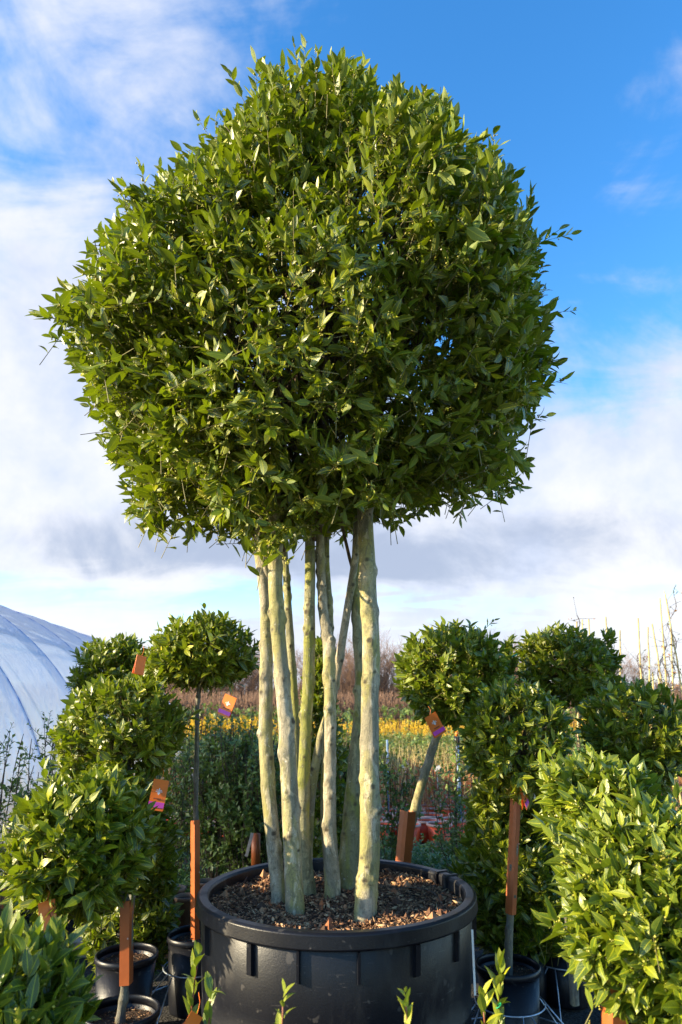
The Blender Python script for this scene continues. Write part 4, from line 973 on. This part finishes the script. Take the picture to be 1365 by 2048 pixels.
# clay pots at the left edge
for (px_, py_, Y_, r, h, mt, lb) in ((22, 1790, 5.0, .19, .0, 'clay', 'terracotta pot at the far left edge below the bay leaves'), (48, 1838, 4.6, .15, .0, 'pot', 'dark grey empty pot beside the terracotta pot at left')):
    c = P(px_, py_, Y_); root = thing('plant_pot', (c[0], Y_, 0), lb, 'plant pot'); h = c[2]
    MB().lathe([(0, .01), (r * .75, .01), (r * .92, h - .05), (r, h - .05), (r * 1.03, h), (r * .94, h), (r * .85, h - .1), (r * .7, .04), (0, .04)], (c[0], Y_, 0), 36).build('pot_wall', M[mt], root, True)
m = MB(); m.tube([P(72, 1822, 3.3), P(88, 1775, 3.3)], .009, 8); tag(m.build('brown_stake', M['clay']), 'short brown stake leaning beside the terracotta pot at left', 'stake')
m = MB(); e = P(330, 1866, 4.9); m.box((e[0] - .1, 5.0, .04), (1.0, .12, .09)); tag(m.build('kerb_block', M['concrete']), 'pale concrete edging on the ground behind the left black pots', 'edging')

# odd things in the beds
c = P(915, 1490, 8.6); rt = thing('irrigation_riser', (c[0], 8.6, 0), 'blue grey irrigation riser with an orange nozzle behind the leaning stem', 'irrigation pipe')
MB().tube([(c[0], 8.6, 0), (c[0], 8.6, c[2])], .022, 10).build('pipe', M['pipe'], rt, True)
MB().tube([(c[0], 8.6, c[2]), (c[0], 8.6, c[2] + .10)], .036, 10).build('filter_head', M['pot'], rt, True)
MB().tube([(c[0], 8.6, c[2] + .10), (c[0], 8.6, c[2] + .15)], .018, 10).build('nozzle', M['orange'], rt, True)
c = P(775, 1480, 9.4); m = MB(); m.tube([(c[0], 9.4, 0), (c[0], 9.4, c[2])], .014, 8); tag(m.build('metal_post', M['pipe'], None, True), 'thin grey metal post right of the thick right stem', 'post')
m = MB(); m.tube([P(512, 1745, 5.5), P(512, 1668, 5.5)], .034, 12); tag(m.build('orange_tube', M['guard'], None, True), 'short orange tube standing left of the big tree stems', 'tube')
m = MB(); m.box(P(499, 1690, 5.4), (.022, .006, .16), Matrix.Rotation(R(14), 3, 'Y')); tag(m.build('label_stake', M['grey_wood']), 'pale grey label stake leaning left of the orange tube', 'label stake')
for (px_, py_, Y_, lb) in ((875, 1537, 10.5, 'white plant label standing in the beds right of the leaning stem'), (811, 1531, 10.5, 'small white plant label standing left of the leaning stem')):
    m = MB(); c = P(px_, py_, Y_); m.box(c, (.10, .004, .05), Matrix.Rotation(R(-25), 3, 'Y')); m.box(c - [0, 0, c[2] / 2], (.01, .004, c[2])); tag(m.build('plant_label', M['white']), lb, 'plant label')
m = MB(); c = P(398, 1560, 12); m.lathe([(0, -.2), (.2, -.18), (.26, 0), (.2, .17), (0, .22)], c, 14); m.box((c[0], c[1], c[2] / 2 - .1), (.3, .3, c[2] - .16))
tag(m.build('white_sack', M['white'], None, True), 'round white sack standing behind the thin left stem', 'sack')

# ------------------------------------------------------------------ bamboo canes with climbers
CANES = [(1155, 1243, 1157), (1165, 1239, 1172), (1178, 1239, 1190), (1213, 1234, 1222), (1240, 1260, 1245), (1277, 1235, 1284), (1297, 1254, 1302), (1305, 1247, 1330), (1321, 1196, 1337), (1330, 1182, 1368), (1342, 1246, 1348), (1318, 1350, 1322), (1306, 1345, 1308)]
for k, (x, y, xb) in enumerate(CANES):
    Y = 9 + (k * 37 % 7) * .12; t = P(x, y, Y); b = P(xb, 1400, Y); dirn = (b - t) / (t[2] - b[2]); foot = t + dirn * t[2]
    m = MB(); n = 14; pts = np.linspace(foot, t, n) + rng.normal(0, .004, (n, 3)); m.tube(pts, np.linspace(.017, .010, n), 7)
    pos = ['first', 'second', 'third', 'fourth', 'fifth', 'sixth', 'seventh', 'eighth', 'ninth', 'tenth', 'eleventh', 'twelfth', 'thirteenth']
    desc = ['short straw cane just above the dark bay head', 'thin cane right of the cane over the dark head', 'third thin cane over the dark bay head', 'tall pale cane left of the pointed bay', 'cane behind the pointed bay tip',
            'straight cane alone right of the pointed bay', 'thick yellow cane, left one of a leaning pair', 'yellow cane leaning to the left, right one of a pair', 'tall cane second from the highest at the right', 'highest cane of all at the right edge', 'cane wrapped in climber beside the highest cane', 'short low cane at the right among the canes', 'short cane stub between the leaning pair'][k]
    tag(m.build('bamboo_cane', M['cane'], None, True), desc, 'cane', 'bamboo canes at the right')
    if k in (0, 7, 8, 9, 10, 5):
        root = thing('climber', foot, 'brown leafless climber on the ' + desc, 'climbing plant', 'climbers on the canes')
        tt = np.linspace(0, 1.03 if k in (9, 0) else .82, 60); q = foot + (t - foot) * tt[:, None]; q[:, 0] += .035 * np.sin(tt * 40 + k) + (0.22 * np.maximum(0, tt - .85) * 5 if k == 9 else 0); q[:, 1] += .035 * np.cos(tt * 40 + k)
        MB().tube(q, .006, 4).build('vine_stem', M['twig_dark'], root)
        pp = []; qq = []
        for i in range(70):
            s = q[random.randrange(12, 60)]; e = s + norm(rng.normal(size=3)) * rnd(.05, .22); pp.append(s); qq.append(e)
        o = sample_axis_mesh('vine_twigs', np.array(pp), np.array(qq), .003, M['twig_dark'], root); tag(o, kind='stuff')
        bb = np.array(qq); me = instances_to_mesh('dead_leaves', bb, norm(rng.normal(size=bb.shape)), norm(rng.normal(size=bb.shape)), norm(rng.normal(size=bb.shape)), rng.uniform(.02, .06, len(bb)), rng.random(len(bb)) * .3, VAR_LO, rng.integers(0, 3, len(bb)), M['dry'], foot)
        o = bpy.data.objects.new('dead_leaves', me); link(o, root); tag(o, kind='stuff')

# ------------------------------------------------------------------ bare trees and hedge on the horizon
def bare_tree(x, y, h, label, seed):
    r_ = random.Random(seed); P0, Q0, R0 = [], [], []
    def grow(p, d, ln, r, lv):
        n = 3
        for i in range(n):
            d = norm(d + np.array([r_.gauss(0, .10), r_.gauss(0, .10), r_.gauss(.02, .05)])); q = p + d * ln / n
            P0.append(p); Q0.append(q); R0.append(r * (1 - .25 * i / n)); p = q
            if lv > 0:
                for _ in range(2 if lv > 1 else 3):
                    a = r_.uniform(.35, .85); v = norm(np.array([r_.gauss(0, 1), r_.gauss(0, 1), r_.gauss(.15, .6)])); grow(p, norm(d * math.cos(a) + v * math.sin(a)), ln * r_.uniform(.5, .75), r * .55, lv - 1)
    for s in range(4): grow(np.array([x + r_.uniform(-.3, .3), y, 0.0]), norm(np.array([r_.gauss(0, .3), r_.gauss(0, .3), 1.0])), h * .62, .045, 3)
    root = thing('bare_tree', (x, y, 0), label, 'tree', 'bare winter trees on the horizon')
    o = sample_axis_mesh('branches', np.array(P0), np.array(Q0), np.array(R0), M['twig_bare'], root); tag(o, kind='stuff'); return root
proto = [bare_tree(0, 44, 4.2, 'leafless brown winter tree in the hedge line on the horizon', 3), bare_tree(2.4, 46, 4.6, 'leafless brown winter tree in the hedge line on the horizon', 8)]
for k in range(26):
    x = -14 + k * 1.35 + rnd(-.4, .4); s = proto[k % 2]; r = s.copy(); COL.objects.link(r); r.location = (x, 42 + rnd(0, 8), 0); r.rotation_euler = (0, 0, rnd(0, 6.2)); sc_ = rnd(.7, 1.05); r.scale = (sc_,) * 3; r['label'] = 'leafless brown winter tree on the horizon ' + ('left of the big tree stems' if x < -3 else 'behind the big tree stems' if x < 3 else 'right of the big tree stems' if x < 9 else 'behind the right bay heads and canes')
    for ch in s.children: c_ = ch.copy(); COL.objects.link(c_); c_.parent = r
stalks('hedge_thicket', -26, 36, 38, 41, 16000, 2.1, .02, M['twig_bare'], 'dense reddish brown bare hedge along the horizon', 'hedge')
stalks('purple_thicket', -26, 36, 50, 60, 14000, 3.0, .03, M['twig_bare'], 'distant purple brown scrub behind the hedge', 'scrub')
cover('evergreen_patches', -16, 24, 33, 37, 2600, 1.5, .2, 'privet', 'dark evergreen shrubs in front of the brown hedge', 'shrubs', gap=1.0)
cover('yellow_patch', -5.0, -2.4, 22.5, 24.5, 1500, 1.15, .11, 'yellow', 'bright golden shrubs between the thin left stem and the big tree', 'shrubs', gap=.2)
cover('yellow_shrubs', -9, 12, 25, 28, 2600, .98, .11, 'yellow', 'bright yellow shrubs in a row below the hedge', 'shrubs', gap=1.05)

# ------------------------------------------------------------------ polytunnel on the left
def polytunnel():
    Rt, H = 3.3, 3.05; y0, y1 = 4.3, 16.0; k = -0.10; xw = lambda y: -2.33 - 0.10 * (y - 5.5) * 1.0
    ax = norm(np.array([k, 1.0, 0])); side = np.array([-ax[1], ax[0], 0])      # side points left, away from the near wall
    def base(s): return np.array([xw(y0) + ax[0] * s, y0 + ax[1] * s, 0])
    Ls = (y1 - y0) / ax[1]; hoops = np.arange(0.05, Ls + .01, 1.75)
    root = thing('polytunnel', base(Ls / 2) + side * Rt, 'large translucent white polythene tunnel with blue steel hoops at the left', 'polytunnel')
    def arch(s, t, off=0.0):   # t 0..1 from near foot over the top to the far foot
        a = math.pi * t; zz = (math.sin(a) ** 0.92 if 0 < t < 1 else 0.0) * (H + off); xx = (1 - math.cos(a)) * Rt - off * math.cos(a)
        return base(s) + side * xx + np.array([0, 0, zz])
    # one film panel between each two hoops, drawn slightly in between them
    for h0, h1 in zip(hoops[:-1], hoops[1:]):
        nu, nv = 9, 49; V = []; f = []
        for i in range(nu):
            u = i / (nu - 1); sag = -0.055 * math.sin(math.pi * u) ** 1.0
            for j in range(nv): V.append(arch(h0 + (h1 - h0) * u, j / (nv - 1), 0.034 + sag))
        for i in range(nu - 1):
            for j in range(nv - 1): f.append((i * nv + j, i * nv + j + 1, (i + 1) * nv + j + 1, (i + 1) * nv + j))
        MB().add(V, f).build('film_panel', M['film'], root, True)
    for h in hoops:
        MB().tube([arch(h, t, -.01) for t in np.linspace(0.0, 1.0, 50)], .046, 10).build('hoop', M['hoop'], root, True)
    for i, h in enumerate(hoops[:-1]):
        for (t0, t1) in ((.27, .36),):
            m = MB(); q = [arch(h, t1, -.10), arch(hoops[i + 1], t0, -.05)]; m.tube(q, .024, 8); m.build('brace', M['hoop'], root, True)
        m = MB(); q = arch(h, .27, -.02); m.tube([q + ax * -.06, q + ax * .06], .05, 8); m.build('clamp', M['hoop'], root, True)
    for t in (0.27, .5):
        m = MB(); m.tube([arch(s, t, -.05) for s in np.linspace(hoops[0], hoops[-1], 20)], .018, 8); m.build('purlin', M['hoop'], root, True)
    m = MB(); p = base(Ls / 2); m.box(p + np.array([.0, 0, .12]), (.04, Ls, .24), Matrix.Rotation(math.atan(-k), 3, 'Z')); m.build('base_rail', M['grey_wood'], root)
    for e in (0, -1):              # end walls
      n = 40; V = [arch(hoops[e], t, .02) for t in np.linspace(0, 1, n)]; V.append(base(hoops[e]) + side * Rt); MB().add(V, [(i, i + 1, n) for i in range(n - 1)]).build('end_film', M['film'], root)
polytunnel()

# orient copied groups
print('objects', len(bpy.data.objects), 'tris', sum(len(o.data.polygons) for o in bpy.data.objects if o.type == 'MESH'))
